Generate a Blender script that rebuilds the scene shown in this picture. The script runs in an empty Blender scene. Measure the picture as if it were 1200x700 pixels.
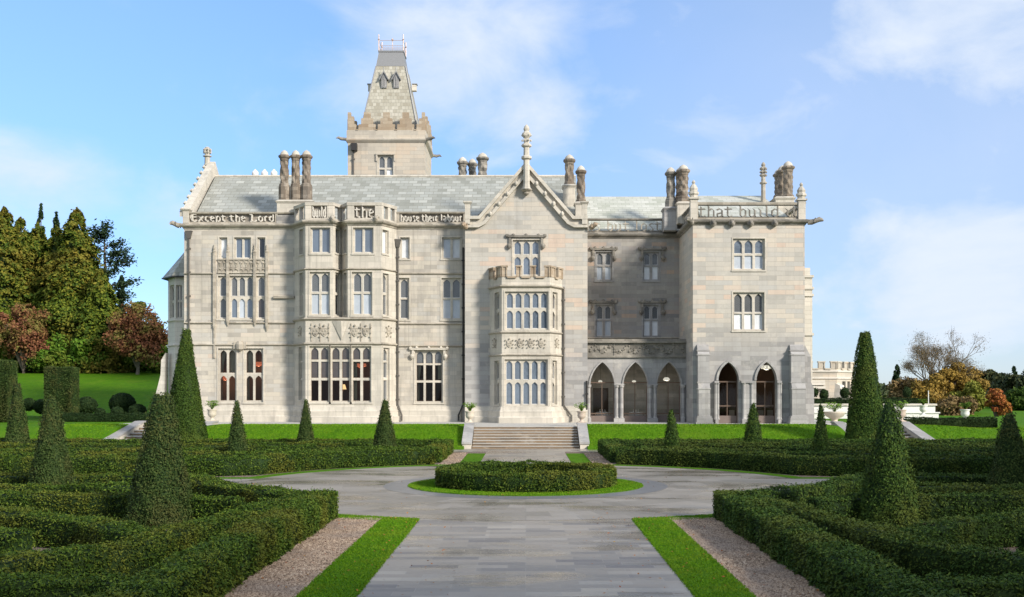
import bpy, math, random
import numpy as np
from mathutils import Vector, Matrix
random.seed(7); rng = np.random.default_rng(7)
S = bpy.context.scene; COL = S.collection
R = math.radians

# ------------------------------------------------------------------ camera, light, sky, exposure
F = 1300.0; VX, VY, EYE = 616.0, 455.0, 4.1
cam = bpy.data.cameras.new('camera'); co = bpy.data.objects.new('camera', cam); COL.objects.link(co)
co.location = (0, 0, EYE); co.rotation_euler = (R(90), 0, 0)
cam.sensor_width = 36; cam.lens = 36*F/1200
cam.shift_x = -(VX-600)/1200; cam.shift_y = (VY-350)/1200
cam.clip_start = .3; cam.clip_end = 9000
S.camera = co

SUN_AZ, SUN_EL = R(47), R(26)          # behind the camera, to the right
sd = Vector((math.sin(SUN_AZ)*math.cos(SUN_EL), -math.cos(SUN_AZ)*math.cos(SUN_EL), math.sin(SUN_EL)))
sl = bpy.data.lights.new('sun', 'SUN'); sl.energy = 3.75; sl.angle = R(9); sl.color = (1, .925, .83)
so = bpy.data.objects.new('sun', sl); COL.objects.link(so); so.location = (30, -30, 40)
so.rotation_euler = sd.to_track_quat('Z', 'Y').to_euler()

w = bpy.data.worlds.new('World'); S.world = w; w.use_nodes = True
nt = w.node_tree; nt.nodes.clear()
def N(t, ty, **k):
    n = t.nodes.new(ty)
    for a, b in k.items(): setattr(n, a, b)
    return n
def mth(t, op, a, b=None, c=None, clamp=False):
    n = N(t, 'ShaderNodeMath', operation=op); n.use_clamp = clamp
    for i, v in enumerate((a, b, c)):
        if v is None: continue
        if isinstance(v, (int, float)): n.inputs[i].default_value = v
        else: t.links.new(v, n.inputs[i])
    return n.outputs[0]
sky = N(nt, 'ShaderNodeTexSky', sky_type='NISHITA'); sky.sun_disc = False
sky.sun_elevation = SUN_EL; sky.sun_rotation = math.pi - SUN_AZ
sky.air_density = 1.0; sky.dust_density = .1; sky.ozone_density = 2.2
tc = N(nt, 'ShaderNodeTexCoord'); D = tc.outputs['Generated']
def dirv(px, py):
    v = Vector(((px-VX)/F, 1, (VY-py)/F)); v.normalize(); return v
def blob(px, py, r0, r1, sx=1.0, sz=1.0):
    """soft patch of sky around a direction; r in radians"""
    d = dirv(px, py)
    s = N(nt, 'ShaderNodeVectorMath', operation='SUBTRACT'); nt.links.new(D, s.inputs[0]); s.inputs[1].default_value = d
    m = N(nt, 'ShaderNodeVectorMath', operation='MULTIPLY'); nt.links.new(s.outputs[0], m.inputs[0]); m.inputs[1].default_value = (1/sx, 1, 1/sz)
    l = N(nt, 'ShaderNodeVectorMath', operation='LENGTH'); nt.links.new(m.outputs[0], l.inputs[0])
    r = N(nt, 'ShaderNodeMapRange', interpolation_type='SMOOTHSTEP'); nt.links.new(l.outputs['Value'], r.inputs[0])
    r.inputs[1].default_value = r1; r.inputs[2].default_value = r0; r.inputs[3].default_value = 0; r.inputs[4].default_value = 1
    return r.outputs[0]
def noise(t, vec, scale, detail=5, rough=.55, dist=0, scl=None):
    n = N(t, 'ShaderNodeTexNoise'); n.inputs['Scale'].default_value = scale; n.inputs['Detail'].default_value = detail
    n.inputs['Roughness'].default_value = rough; n.inputs['Distortion'].default_value = dist
    if scl:
        m = N(t, 'ShaderNodeMapping'); m.inputs['Scale'].default_value = scl; t.links.new(vec, m.inputs[0]); vec = m.outputs[0]
    t.links.new(vec, n.inputs['Vector']); return n.outputs['Fac']
n1 = noise(nt, D, 7.5, 9, .58, .35, (1, 1, 1.7)); n2 = noise(nt, D, 2.6, 4, .5, .2, (1, 1, 1.6))
cov = None
for b in [(545, 50, .0, .17, 1.2, .8, 1.0), (630, 125, .0, .14, 1.2, .7, .9), (720, 30, .0, .16, 1.1, .9, .45), (1150, 10, .02, .17, 1.3, .75, .95), (860, 150, .0, .15, 1.4, .8, .5),
          (1100, 320, .03, .18, 1.25, .7, .95), (1000, 270, .02, .12, 1.2, .6, .6), (20, 210, .0, .10, 1.3, .7, .7), (205, 255, .0, .06, 1.3, .8, .35), (770, 215, .02, .13, 1.4, .6, .55),
          (1210, 250, .0, .15, 1, 1, .5)]:
    v = mth(nt, 'MULTIPLY', blob(*b[:6]), b[6]); cov = v if cov is None else mth(nt, 'MAXIMUM', cov, v)
tex = mth(nt, 'ADD', mth(nt, 'MULTIPLY', n1, .75), mth(nt, 'MULTIPLY', n2, .45))
cl = N(nt, 'ShaderNodeMapRange', interpolation_type='SMOOTHSTEP'); nt.links.new(mth(nt, 'ADD', mth(nt, 'MULTIPLY', cov, .50), mth(nt, 'MULTIPLY', tex, 1.15)), cl.inputs[0])
cl.inputs[1].default_value = .74; cl.inputs[2].default_value = 1.25; cl.inputs[3].default_value = .04; cl.inputs[4].default_value = .95
# the right-hand sky has a thin veil
veil = mth(nt, 'MULTIPLY', blob(1150, 300, .0, .62, 1, 1), .46)
# cloud cover added in the unseen sky overhead and behind, whitening the light
sep = N(nt, 'ShaderNodeSeparateXYZ'); nt.links.new(D, sep.inputs[0])
back = N(nt, 'ShaderNodeMapRange', interpolation_type='SMOOTHSTEP'); nt.links.new(mth(nt, 'SUBTRACT', sep.outputs[1], mth(nt, 'MULTIPLY', sep.outputs[2], .2)), back.inputs[0])
back.inputs[1].default_value = .75; back.inputs[2].default_value = .25; back.inputs[3].default_value = 0; back.inputs[4].default_value = 1
bk = mth(nt, 'MULTIPLY', back.outputs[0], mth(nt, 'ADD', mth(nt, 'MULTIPLY', n2, .9), .35), None, True)
fac = mth(nt, 'MAXIMUM', mth(nt, 'MAXIMUM', cl.outputs[0], veil), bk)
mixc = N(nt, 'ShaderNodeMix', data_type='RGBA'); nt.links.new(fac, mixc.inputs[0])
tint = N(nt, 'ShaderNodeMix', data_type='RGBA', blend_type='MULTIPLY'); tint.inputs[0].default_value = 1; nt.links.new(sky.outputs[0], tint.inputs[6]); tint.inputs[7].default_value = (.93, 1.08, 1.27, 1)
hz = N(nt, 'ShaderNodeMapRange', interpolation_type='SMOOTHSTEP'); sp0 = N(nt, 'ShaderNodeSeparateXYZ'); nt.links.new(D, sp0.inputs[0]); nt.links.new(sp0.outputs[2], hz.inputs[0]); hz.inputs[1].default_value = .42; hz.inputs[2].default_value = .0; hz.inputs[4].default_value = 1
t2 = N(nt, 'ShaderNodeMix', data_type='RGBA', blend_type='MULTIPLY'); nt.links.new(hz.outputs[0], t2.inputs[0]); nt.links.new(tint.outputs[2], t2.inputs[6]); t2.inputs[7].default_value = (.52, .58, .74, 1)
nt.links.new(t2.outputs[2], mixc.inputs[6])
cc = N(nt, 'ShaderNodeMix', data_type='RGBA'); nt.links.new(n1, cc.inputs[0]); cc.inputs[6].default_value = (3.6, 4.3, 5.3, 1); cc.inputs[7].default_value = (5.1, 5.4, 5.9, 1)
nt.links.new(cc.outputs[2], mixc.inputs[7])
bg = N(nt, 'ShaderNodeBackground'); bg.inputs[1].default_value = .120; nt.links.new(mixc.outputs[2], bg.inputs[0])
ow = N(nt, 'ShaderNodeOutputWorld'); nt.links.new(bg.outputs[0], ow.inputs[0])
S.view_settings.view_transform = 'Standard'; S.view_settings.look = 'None'; S.view_settings.gamma = 1; S.view_settings.use_curve_mapping = False
S.view_settings.exposure = .60
S.render.engine = 'CYCLES'; S.cycles.max_bounces = 6; S.cycles.transparent_max_bounces = 8; S.cycles.use_denoising = True

# ------------------------------------------------------------------ materials
MATS = {}
def newmat(name):
    m = bpy.data.materials.new(name); m.use_nodes = True; t = m.node_tree
    b = t.nodes['Principled BSDF']; MATS[name] = m; return m, t, b
def ramp(t, fac, stops, interp='LINEAR'):
    r = N(t, 'ShaderNodeValToRGB'); e = r.color_ramp; e.interpolation = interp
    while len(e.elements) < len(stops): e.elements.new(.5)
    for i, (p, c) in enumerate(stops): e.elements[i].position = p; e.elements[i].color = (*c, 1)
    t.links.new(fac, r.inputs[0]); return r.outputs[0]
def mix(t, fac, a, b, mode='MIX'):
    m = N(t, 'ShaderNodeMix', data_type='RGBA', blend_type=mode)
    for i, v in ((0, fac), (6, a), (7, b)):
        if isinstance(v, (int, float)): m.inputs[i].default_value = v
        elif isinstance(v, tuple): m.inputs[i].default_value = (*v, 1)
        else: t.links.new(v, m.inputs[i])
    return m.outputs[2]
def bump(t, b, h, strength=.3, dist=.02):
    n = N(t, 'ShaderNodeBump'); n.inputs['Strength'].default_value = strength; n.inputs['Distance'].default_value = dist
    t.links.new(h, n.inputs['Height']); t.links.new(n.outputs[0], b.inputs['Normal'])
def objco(t): return N(t, 'ShaderNodeTexCoord').outputs['Object']
def uvz(t):
    s = N(t, 'ShaderNodeSeparateXYZ'); t.links.new(objco(t), s.inputs[0])
    c = N(t, 'ShaderNodeCombineXYZ'); t.links.new(mth(t, 'ADD', s.outputs[0], mth(t, 'MULTIPLY', s.outputs[1], .83)), c.inputs[0])
    t.links.new(s.outputs[2], c.inputs[1]); return c.outputs[0], s
def brick(t, vec, bw, rh, mortar=.008, off=.5):
    n = N(t, 'ShaderNodeTexBrick'); n.inputs['Scale'].default_value = 1; n.inputs['Brick Width'].default_value = bw; n.inputs['Row Height'].default_value = rh
    n.inputs['Mortar Size'].default_value = mortar; n.inputs['Mortar Smooth'].default_value = .2; n.offset = off
    n.inputs['Color1'].default_value = (0, 0, 0, 1); n.inputs['Color2'].default_value = (1, 1, 1, 1); n.inputs['Mortar'].default_value = (.5, .5, .5, 1)
    t.links.new(vec, n.inputs['Vector']); return n.outputs['Color'], n.outputs['Fac']
def stone(name, stops, bw=1.15, rh=.33, stain=.35, low=None, mort=(.30, .27, .23), joint=.55):
    m, t, b = newmat(name); v, s = uvz(t)
    wv = N(t, 'ShaderNodeVectorMath', operation='ADD'); t.links.new(v, wv.inputs[0]); wv.inputs[1].default_value = (3.3, 1.7, 0)
    bc, bf = brick(t, wv.outputs[0], bw, rh, .009)
    bc2, _ = brick(t, wv.outputs[0], bw*2.0, rh*2, .0)
    f = mth(t, 'ADD', mth(t, 'MULTIPLY', bc, .8), mth(t, 'MULTIPLY', bc2, .2))
    col = ramp(t, f, stops)
    if low:  # greyer towards the base: tree shade on the lower facade put into the colour
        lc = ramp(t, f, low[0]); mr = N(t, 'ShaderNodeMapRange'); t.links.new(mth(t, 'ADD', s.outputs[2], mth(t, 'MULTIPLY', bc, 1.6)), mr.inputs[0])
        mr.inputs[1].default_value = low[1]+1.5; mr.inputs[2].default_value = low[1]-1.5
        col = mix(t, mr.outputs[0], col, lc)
    co_ = objco(t)
    n1 = noise(t, co_, .55, 6, .62, 0, (1, 1, .45)); n2 = noise(t, co_, 6, 4, .6); n3 = noise(t, co_, 1.6, 5, .6, 0, (1.6, 1.6, .35))
    sf = N(t, 'ShaderNodeMapRange'); t.links.new(mth(t, 'ADD', mth(t, 'MULTIPLY', n1, .6), mth(t, 'MULTIPLY', n3, .4)), sf.inputs[0])
    sf.inputs[1].default_value = .48; sf.inputs[2].default_value = .72; sf.inputs[3].default_value = 0; sf.inputs[4].default_value = stain
    col = mix(t, sf.outputs[0], col, (.17, .16, .145))
    n4 = noise(t, co_, 1.0, 5, .65, 0, (3.2, 3.2, .10)); st = N(t, 'ShaderNodeMapRange'); t.links.new(n4, st.inputs[0]); st.inputs[1].default_value = .54; st.inputs[2].default_value = .74; st.inputs[4].default_value = stain*.9
    col = mix(t, st.outputs[0], col, (.15, .135, .115))
    n6 = noise(t, co_, .9, 6, .7); s6 = N(t, 'ShaderNodeMapRange'); t.links.new(n6, s6.inputs[0]); s6.inputs[1].default_value = .55; s6.inputs[2].default_value = .7; s6.inputs[4].default_value = .35
    col = mix(t, s6.outputs[0], col, (.66, .61, .52))
    col = mix(t, mth(t, 'MULTIPLY', n2, .35), col, mix(t, 1, col, (.62, .6, .57), 'MULTIPLY'))
    col = mix(t, mth(t, 'MULTIPLY', bf, joint), col, mort)
    t.links.new(col, b.inputs['Base Color']); b.inputs['Roughness'].default_value = .88
    h = mth(t, 'SUBTRACT', mth(t, 'ADD', mth(t, 'MULTIPLY', n2, .3), mth(t, 'MULTIPLY', bc, .25)), mth(t, 'MULTIPLY', bf, .8))
    bump(t, b, h, .5, .03); return m
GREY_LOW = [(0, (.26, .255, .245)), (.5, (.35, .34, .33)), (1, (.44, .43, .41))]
stone('stone_pale', [(0, (.35, .325, .28)), (.3, (.49, .45, .385)), (.5, (.55, .50, .41)), (.7, (.47, .45, .405)), (.88, (.60, .545, .455)), (1, (.56, .46, .37))], 1.05, .34, .5)
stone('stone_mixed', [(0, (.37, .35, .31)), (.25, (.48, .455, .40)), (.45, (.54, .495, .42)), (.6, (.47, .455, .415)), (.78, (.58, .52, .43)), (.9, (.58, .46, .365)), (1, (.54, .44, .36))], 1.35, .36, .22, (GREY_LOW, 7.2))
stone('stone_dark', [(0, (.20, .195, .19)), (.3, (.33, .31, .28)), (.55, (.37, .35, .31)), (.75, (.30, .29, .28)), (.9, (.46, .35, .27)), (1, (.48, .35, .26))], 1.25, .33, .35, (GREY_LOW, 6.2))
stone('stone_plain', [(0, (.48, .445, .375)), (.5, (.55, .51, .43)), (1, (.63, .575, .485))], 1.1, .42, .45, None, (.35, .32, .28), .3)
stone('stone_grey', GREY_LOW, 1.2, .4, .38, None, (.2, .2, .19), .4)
stone('stone_rust', [(0, (.30, .22, .145)), (.5, (.38, .30, .21)), (1, (.48, .40, .30))], .9, .3, .3, None, (.3, .22, .15), .4)
stone('stone_tower', [(0, (.40, .36, .30)), (.5, (.50, .45, .37)), (.85, (.54, .46, .36)), (1, (.52, .40, .30))], 1.3, .36, .22)
stone('stone_bleached', [(0, (.55, .52, .45)), (.5, (.62, .58, .5)), (1, (.68, .63, .55))], 1.1, .36, .2)
stone('stone_carved', [(0, (.30, .265, .21)), (.5, (.40, .36, .29)), (1, (.50, .45, .365))], .6, .3, .5, None, (.3, .27, .23), .2)
stone('stone_weathered', [(0, (.14, .13, .11)), (.5, (.24, .22, .185)), (1, (.34, .31, .26))], .6, .3, .55, None, (.16, .15, .13), .3)
stone('shade_back', [(0, (.25, .225, .19)), (1, (.36, .325, .27))], .6, .3, .5, None, (.1, .1, .09), .2)  # dark tone standing for the shade between the parapet letters
stone('stone_flue', [(0, (.11, .085, .06)), (.5, (.19, .15, .11)), (1, (.30, .25, .19))], .4, .3, .6, None, (.2, .17, .14), .2)
stone('stone_step', [(0, (.10, .085, .065)), (.3, (.21, .15, .095)), (.6, (.29, .205, .125)), (1, (.19, .15, .11))], 1.3, .175, .5, None, (.16, .13, .1), .6)

def roofmat(name, stops, bw, rh, mort=.012):
    m, t, b = newmat(name); s = N(t, 'ShaderNodeSeparateXYZ'); t.links.new(objco(t), s.inputs[0])
    c = N(t, 'ShaderNodeCombineXYZ'); t.links.new(s.outputs[0], c.inputs[0]); t.links.new(mth(t, 'ADD', s.outputs[2], mth(t, 'MULTIPLY', s.outputs[1], .12)), c.inputs[1])
    bc, bf = brick(t, c.outputs[0], bw, rh, mort)
    nn = noise(t, objco(t), .7, 5, .6); n2 = noise(t, objco(t), 5, 3, .6)
    f = mth(t, 'ADD', mth(t, 'MULTIPLY', bc, .62), mth(t, 'MULTIPLY', nn, .38))
    col = mix(t, mth(t, 'MULTIPLY', bf, .75), ramp(t, f, stops), (.20, .19, .16))
    col = mix(t, mth(t, 'MULTIPLY', n2, .4), col, mix(t, 1, col, (.7, .7, .66), 'MULTIPLY'))
    t.links.new(col, b.inputs['Base Color']); b.inputs['Roughness'].default_value = .6
    bump(t, b, mth(t, 'SUBTRACT', bc, mth(t, 'MULTIPLY', bf, 1.0)), .5, .03); return m
roofmat('slate', [(0, (.18, .185, .155)), (.3, (.29, .295, .26)), (.6, (.335, .345, .315)), (1, (.48, .48, .43))], .75, .36, .022)
roofmat('slate_pale', [(0, (.32, .34, .27)), (.4, (.44, .45, .39)), (1, (.58, .58, .53))], .7, .28)
roofmat('slate_small', [(0, (.27, .235, .17)), (.4, (.40, .375, .30)), (1, (.54, .51, .43))], .32, .34)

def plain(name, col, rough=.6, metal=0, spec=None, emit=None, es=0):
    m, t, b = newmat(name); b.inputs['Base Color'].default_value = (*col, 1); b.inputs['Roughness'].default_value = rough; b.inputs['Metallic'].default_value = metal
    if spec is not None: b.inputs['Specular IOR Level'].default_value = spec
    if emit: b.inputs['Emission Color'].default_value = (*emit, 1); b.inputs['Emission Strength'].default_value = es
    nn = noise(t, objco(t), 9, 3, .6)
    t.links.new(mix(t, nn, tuple(c*.82 for c in col), tuple(min(1, c*1.15) for c in col)), b.inputs['Base Color'])
    return m
plain('lead', (.25, .25, .25), .55, .2); plain('iron', (.045, .042, .04), .5, .5); plain('iron_grey', (.13, .12, .105), .6, .4)
plain('iron_pink', (.55, .40, .33), .5, .2)
plain('frame_white', (.6, .6, .58), .5); plain('bronze_frame', (.16, .11, .08), .45, .4)
plain('room_wall', (.12, .07, .045), .9); plain('room_floor', (.03, .02, .015), .8)
plain('curtain_cream', (.42, .38, .29), .9); plain('curtain_grey', (.36, .37, .36), .9)
plain('linen', (.75, .75, .74), .9); plain('wood_dark', (.06, .035, .02), .5)
plain('terracotta', (.56, .50, .40), .8); plain('terracotta_pink', (.50, .41, .33), .8); plain('soil', (.05, .035, .025), 1)
plain('white_paint', (.72, .71, .68), .5)
plain('lamp_warm', (.9, .7, .4), .5, 0, None, (1, .62, .28), .9); plain('lamp_red', (.4, .1, .05), .5, 0, None, (1, .28, .14), .3); plain('lamp_white', (.9, .9, .85), .5, 0, None, (1, .93, .8), .45)
plain('bark', (.12, .095, .075), .95); plain('bark_pale', (.15, .13, .10), .95)

def pane(name, col, rough=.05, lead=False, spec=.8, coat=0.0):
    m, t, b = newmat(name); b.inputs['Roughness'].default_value = rough; b.inputs['Specular IOR Level'].default_value = spec
    b.inputs['Coat Weight'].default_value = coat; b.inputs['Coat Roughness'].default_value = .03
    v, s = uvz(t); gg = N(t, 'ShaderNodeNewGeometry'); nn = mth(t, 'ADD', mth(t, 'MULTIPLY', noise(t, v, 1.3, 3, .6), .5), mth(t, 'MULTIPLY', gg.outputs['Random Per Island'], .5)); c = mix(t, nn, tuple(x*.5 for x in col), tuple(x*1.35 for x in col)); bump(t, b, noise(t, v, 2.2, 3, .5), .12, .1)
    if lead:
        sp = N(t, 'ShaderNodeSeparateXYZ'); t.links.new(v, sp.inputs[0])
        a = mth(t, 'ADD', mth(t, 'MULTIPLY', sp.outputs[0], 9), mth(t, 'MULTIPLY', sp.outputs[1], 6)); d = mth(t, 'SUBTRACT', mth(t, 'MULTIPLY', sp.outputs[0], 9), mth(t, 'MULTIPLY', sp.outputs[1], 6))
        la = mth(t, 'LESS_THAN', mth(t, 'ABSOLUTE', mth(t, 'SUBTRACT', mth(t, 'FRACT', a), .5)), .12); lb = mth(t, 'LESS_THAN', mth(t, 'ABSOLUTE', mth(t, 'SUBTRACT', mth(t, 'FRACT', d), .5)), .12)
        c = mix(t, mth(t, 'MAXIMUM', la, lb), c, (.08, .08, .08))
    t.links.new(c, b.inputs['Base Color']); return m
pane('glass_sky', (.12, .15, .19), .05, False, 1.0, .8); pane('glass_leaded', (.15, .16, .165), .2, True, .8); pane('glass_leaded_dark', (.07, .05, .045), .2, True, .8)
pane('glass_blind', (.42, .46, .50), .25, False, .6, .5); pane('glass_white', (.66, .68, .69), .3, False, .5, .3); pane('glass_dark', (.02, .018, .016), .05, False, .8)
m, t, b = newmat('glass_clear'); t.nodes.remove(b); tr = N(t, 'ShaderNodeBsdfTransparent'); tr.inputs[0].default_value = (.8, .82, .8, 1); gl = N(t, 'ShaderNodeBsdfGlossy'); gl.inputs['Roughness'].default_value = .03
lw = N(t, 'ShaderNodeFresnel'); lw.inputs[0].default_value = 1.33; ms = N(t, 'ShaderNodeMixShader'); t.links.new(lw.outputs[0], ms.inputs[0]); t.links.new(tr.outputs[0], ms.inputs[1]); t.links.new(gl.outputs[0], ms.inputs[2])
t.links.new(ms.outputs[0], t.nodes['Material Output'].inputs[0])

def leafmat(name, stops, patch=None, pscale=.35, rough=.75, amt=.8, spec=.10, trans=.0):
    m, t, b = newmat(name)
    g = N(t, 'ShaderNodeNewGeometry'); rnd = g.outputs['Random Per Island']
    nn = noise(t, objco(t), 1.7, 4, .6)
    c = ramp(t, mth(t, 'ADD', mth(t, 'MULTIPLY', rnd, .65), mth(t, 'MULTIPLY', nn, .42)), stops)
    if patch:
        n2 = noise(t, objco(t), pscale, 4, .6); mr = N(t, 'ShaderNodeMapRange'); t.links.new(mth(t, 'ADD', n2, mth(t, 'MULTIPLY', rnd, .12)), mr.inputs[0])
        mr.inputs[1].default_value = .52; mr.inputs[2].default_value = .68; mr.inputs[4].default_value = amt
        c = mix(t, mr.outputs[0], c, patch)
    t.links.new(c, b.inputs['Base Color']); b.inputs['Roughness'].default_value = max(rough, .7); b.inputs['Specular IOR Level'].default_value = spec
    return m
leafmat('yew_left', [(0, (.010, .026, .005)), (.45, (.036, .072, .009)), (.8, (.085, .138, .016)), (1, (.155, .205, .028))], (.17, .14, .024), .4, .55, .4)
leafmat('yew_right', [(0, (.011, .028, .007)), (.45, (.032, .068, .012)), (.8, (.068, .115, .018)), (1, (.12, .165, .028))], (.11, .115, .022), .45, .55, .4)  # darker twin of yew_left: shade on the right-hand hedges put into the colour
leafmat('yew_dark', [(0, (.008, .018, .007)), (.5, (.016, .034, .010)), (1, (.035, .055, .015))])
leafmat('yew_cone', [(0, (.012, .026, .007)), (.5, (.034, .062, .014)), (1, (.085, .115, .03))], (.085, .07, .024), .8, .55, .45)
leafmat('yew_bright', [(0, (.014, .032, .006)), (.5, (.032, .065, .010)), (1, (.07, .115, .018))], (.09, .12, .018), .3, .55, .5)
leafmat('cypress', [(0, (.016, .038, .007)), (.4, (.055, .092, .012)), (.75, (.13, .155, .016)), (1, (.21, .21, .026))], (.18, .13, .022), .16, .6, .75)
leafmat('spruce', [(0, (.012, .026, .014)), (.5, (.026, .048, .022)), (1, (.05, .08, .032))])
leafmat('shrub_green', [(0, (.02, .05, .008)), (.5, (.06, .13, .012)), (1, (.13, .21, .02))], (.11, .12, .02), .2)
leafmat('leaf_red', [(0, (.07, .03, .016)), (.5, (.18, .07, .038)), (1, (.28, .13, .06))], (.13, .14, .03), .4, .6, .85)
leafmat('leaf_gold', [(0, (.10, .065, .016)), (.5, (.25, .155, .03)), (1, (.38, .25, .05))], (.16, .12, .04), .12, .6, .8)
leafmat('leaf_brown', [(0, (.10, .065, .028)), (.5, (.17, .115, .05)), (1, (.24, .17, .07))])
leafmat('leaf_yellowgreen', [(0, (.08, .09, .014)), (.5, (.17, .18, .03)), (1, (.28, .26, .05))])
leafmat('leaf_orange', [(0, (.17, .05, .018)), (.5, (.30, .09, .03)), (1, (.36, .16, .04))], (.3, .18, .03), .4)
leafmat('wood_far', [(0, (.020, .032, .016)), (.5, (.04, .055, .024)), (1, (.075, .085, .034))], (.11, .10, .04), .06, .7, .6)
leafmat('fern', [(0, (.05, .11, .015)), (.5, (.10, .19, .02)), (1, (.18, .28, .04))])
leafmat('grass_blade', [(0, (.045, .13, .004)), (.5, (.085, .205, .004)), (1, (.15, .28, .010))], (.17, .235, .016), .5, .5, .5)
leafmat('pebble', [(0, (.05, .035, .026)), (.3, (.19, .135, .095)), (.6, (.36, .26, .18)), (.85, (.52, .40, .29)), (1, (.72, .62, .50))], (.20, .17, .15), .5, .8, .5)

# grass sheet
def grassmat(name, a, b_, c_, yellow=.3):
    m, t, b = newmat(name); o = objco(t)
    n1 = noise(t, o, .12, 5, .6); n2 = noise(t, o, 3.5, 5, .7, 0, (1, .35, 1)); n3 = noise(t, o, .45, 5, .65, .6, (1, .45, 1)); n4 = noise(t, o, 22, 3, .7)
    n5 = noise(t, o, 1.1, 6, .7, .3, (1, .5, 1)); mq = N(t, 'ShaderNodeMapRange'); t.links.new(mth(t, 'ADD', mth(t, 'MULTIPLY', n2, .5), mth(t, 'MULTIPLY', n5, .5)), mq.inputs[0]); mq.inputs[1].default_value = .36; mq.inputs[2].default_value = .62
    c = mix(t, n1, a, b_); c = mix(t, mth(t, 'MULTIPLY', mq.outputs[0], .8), c, c_)
    mr = N(t, 'ShaderNodeMapRange'); t.links.new(n3, mr.inputs[0]); mr.inputs[1].default_value = .5; mr.inputs[2].default_value = .72; mr.inputs[4].default_value = yellow
    c = mix(t, mr.outputs[0], c, (.14, .20, .015)); c = mix(t, mth(t, 'MULTIPLY', n4, .55), c, mix(t, 1, c, (.55, .6, .5), 'MULTIPLY'))
    t.links.new(c, b.inputs['Base Color']); b.inputs['Roughness'].default_value = .9; b.inputs['Specular IOR Level'].default_value = .1
    bump(t, b, mth(t, 'ADD', n2, n4), .7, .06); return m
grassmat('grass', (.072, .185, .002), (.118, .245, .003), (.040, .125, .002), .4)
grassmat('grass_near', (.072, .18, .003), (.11, .24, .004), (.05, .14, .003), .2)
# gravel base
m, t, b = newmat('gravel'); o = objco(t); vo = N(t, 'ShaderNodeTexVoronoi'); vo.inputs['Scale'].default_value = 26; t.links.new(o, vo.inputs['Vector'])
s_ = N(t, 'ShaderNodeSeparateColor'); t.links.new(vo.outputs['Color'], s_.inputs[0]); n1 = noise(t, o, .9, 5, .6)
c = ramp(t, s_.outputs[0], [(0, (.05, .035, .026)), (.4, (.13, .092, .068)), (.75, (.22, .16, .115)), (1, (.36, .29, .23))]); mr = N(t, 'ShaderNodeMapRange'); t.links.new(n1, mr.inputs[0]); mr.inputs[1].default_value = .48; mr.inputs[2].default_value = .7; mr.inputs[4].default_value = .6
c = mix(t, mr.outputs[0], c, (.13, .11, .10)); t.links.new(c, b.inputs['Base Color']); b.inputs['Roughness'].default_value = .95; bump(t, b, vo.outputs['Distance'], .8, .03)
# path stone
def paving(name, polar=False):
    m, t, b = newmat(name); o = objco(t); s = N(t, 'ShaderNodeSeparateXYZ'); t.links.new(o, s.inputs[0]); c = N(t, 'ShaderNodeCombineXYZ')
    if polar:
        th = mth(t, 'ARCTAN2', s.outputs[0], s.outputs[1]); r2 = mth(t, 'SQRT', mth(t, 'ADD', mth(t, 'MULTIPLY', s.outputs[0], s.outputs[0]), mth(t, 'MULTIPLY', s.outputs[1], s.outputs[1])))
        t.links.new(mth(t, 'MULTIPLY', mth(t, 'ADD', th, 10*math.pi), 9.0), c.inputs[0]); t.links.new(r2, c.inputs[1])
        bc, bf = brick(t, c.outputs[0], 9.0*2*math.pi/44, 1.27, .012)
        bc2, bf2 = brick(t, c.outputs[0], 9.0*2*math.pi/22, 40, .09)
    else:
        t.links.new(s.outputs[0], c.inputs[0]); t.links.new(s.outputs[1], c.inputs[1]); bc, bf = brick(t, c.outputs[0], 1.12, .42, .007, .37)
        bc2, bf2 = brick(t, c.outputs[0], 3.36, 1.68, .0, .3)
    n1 = noise(t, o, .5, 6, .62, .2); n2 = noise(t, o, 7, 5, .65); n3 = noise(t, o, .28, 5, .6, .3, (.6, 1.6, 1))
    f = mth(t, 'ADD', mth(t, 'MULTIPLY', bc, .7), mth(t, 'MULTIPLY', bc2, .3))
    if polar: col = ramp(t, f, [(0, (.20, .178, .138)), (.5, (.27, .24, .195)), (1, (.345, .31, .26))])
    else: col = ramp(t, f, [(0, (.175, .158, .145)), (.3, (.26, .235, .20)), (.55, (.32, .28, .228)), (.8, (.355, .325, .278)), (1, (.45, .395, .31))])
    col = mix(t, mth(t, 'MULTIPLY', n2, .4), col, mix(t, 1, col, (.62, .6, .58), 'MULTIPLY'))
    wet = N(t, 'ShaderNodeMapRange', interpolation_type='SMOOTHSTEP'); t.links.new(n3, wet.inputs[0]); wet.inputs[1].default_value = .40; wet.inputs[2].default_value = .62
    col = mix(t, mth(t, 'MULTIPLY', wet.outputs[0], .45), col, mix(t, 1, col, (.5, .48, .45), 'MULTIPLY'))
    if polar: col = mix(t, mth(t, 'MULTIPLY', bf2, .16), col, (.30, .29, .27)); 
    col = mix(t, mth(t, 'MULTIPLY', bf, .5), col, (.33, .31, .28) if not polar else (.15, .14, .125))
    t.links.new(col, b.inputs['Base Color'])
    ro = N(t, 'ShaderNodeMapRange'); t.links.new(mth(t, 'SUBTRACT', wet.outputs[0], mth(t, 'MULTIPLY', n2, .35)), ro.inputs[0]); ro.inputs[3].default_value = .52; ro.inputs[4].default_value = .12
    t.links.new(ro.outputs[0], b.inputs['Roughness']); b.inputs['Specular IOR Level'].default_value = .5
    bump(t, b, mth(t, 'SUBTRACT', mth(t, 'ADD', mth(t, 'MULTIPLY', n2, .25), mth(t, 'MULTIPLY', bc, .2)), bf), .25, .01); return m
paving('paving'); paving('paving_radial', True)
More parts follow.
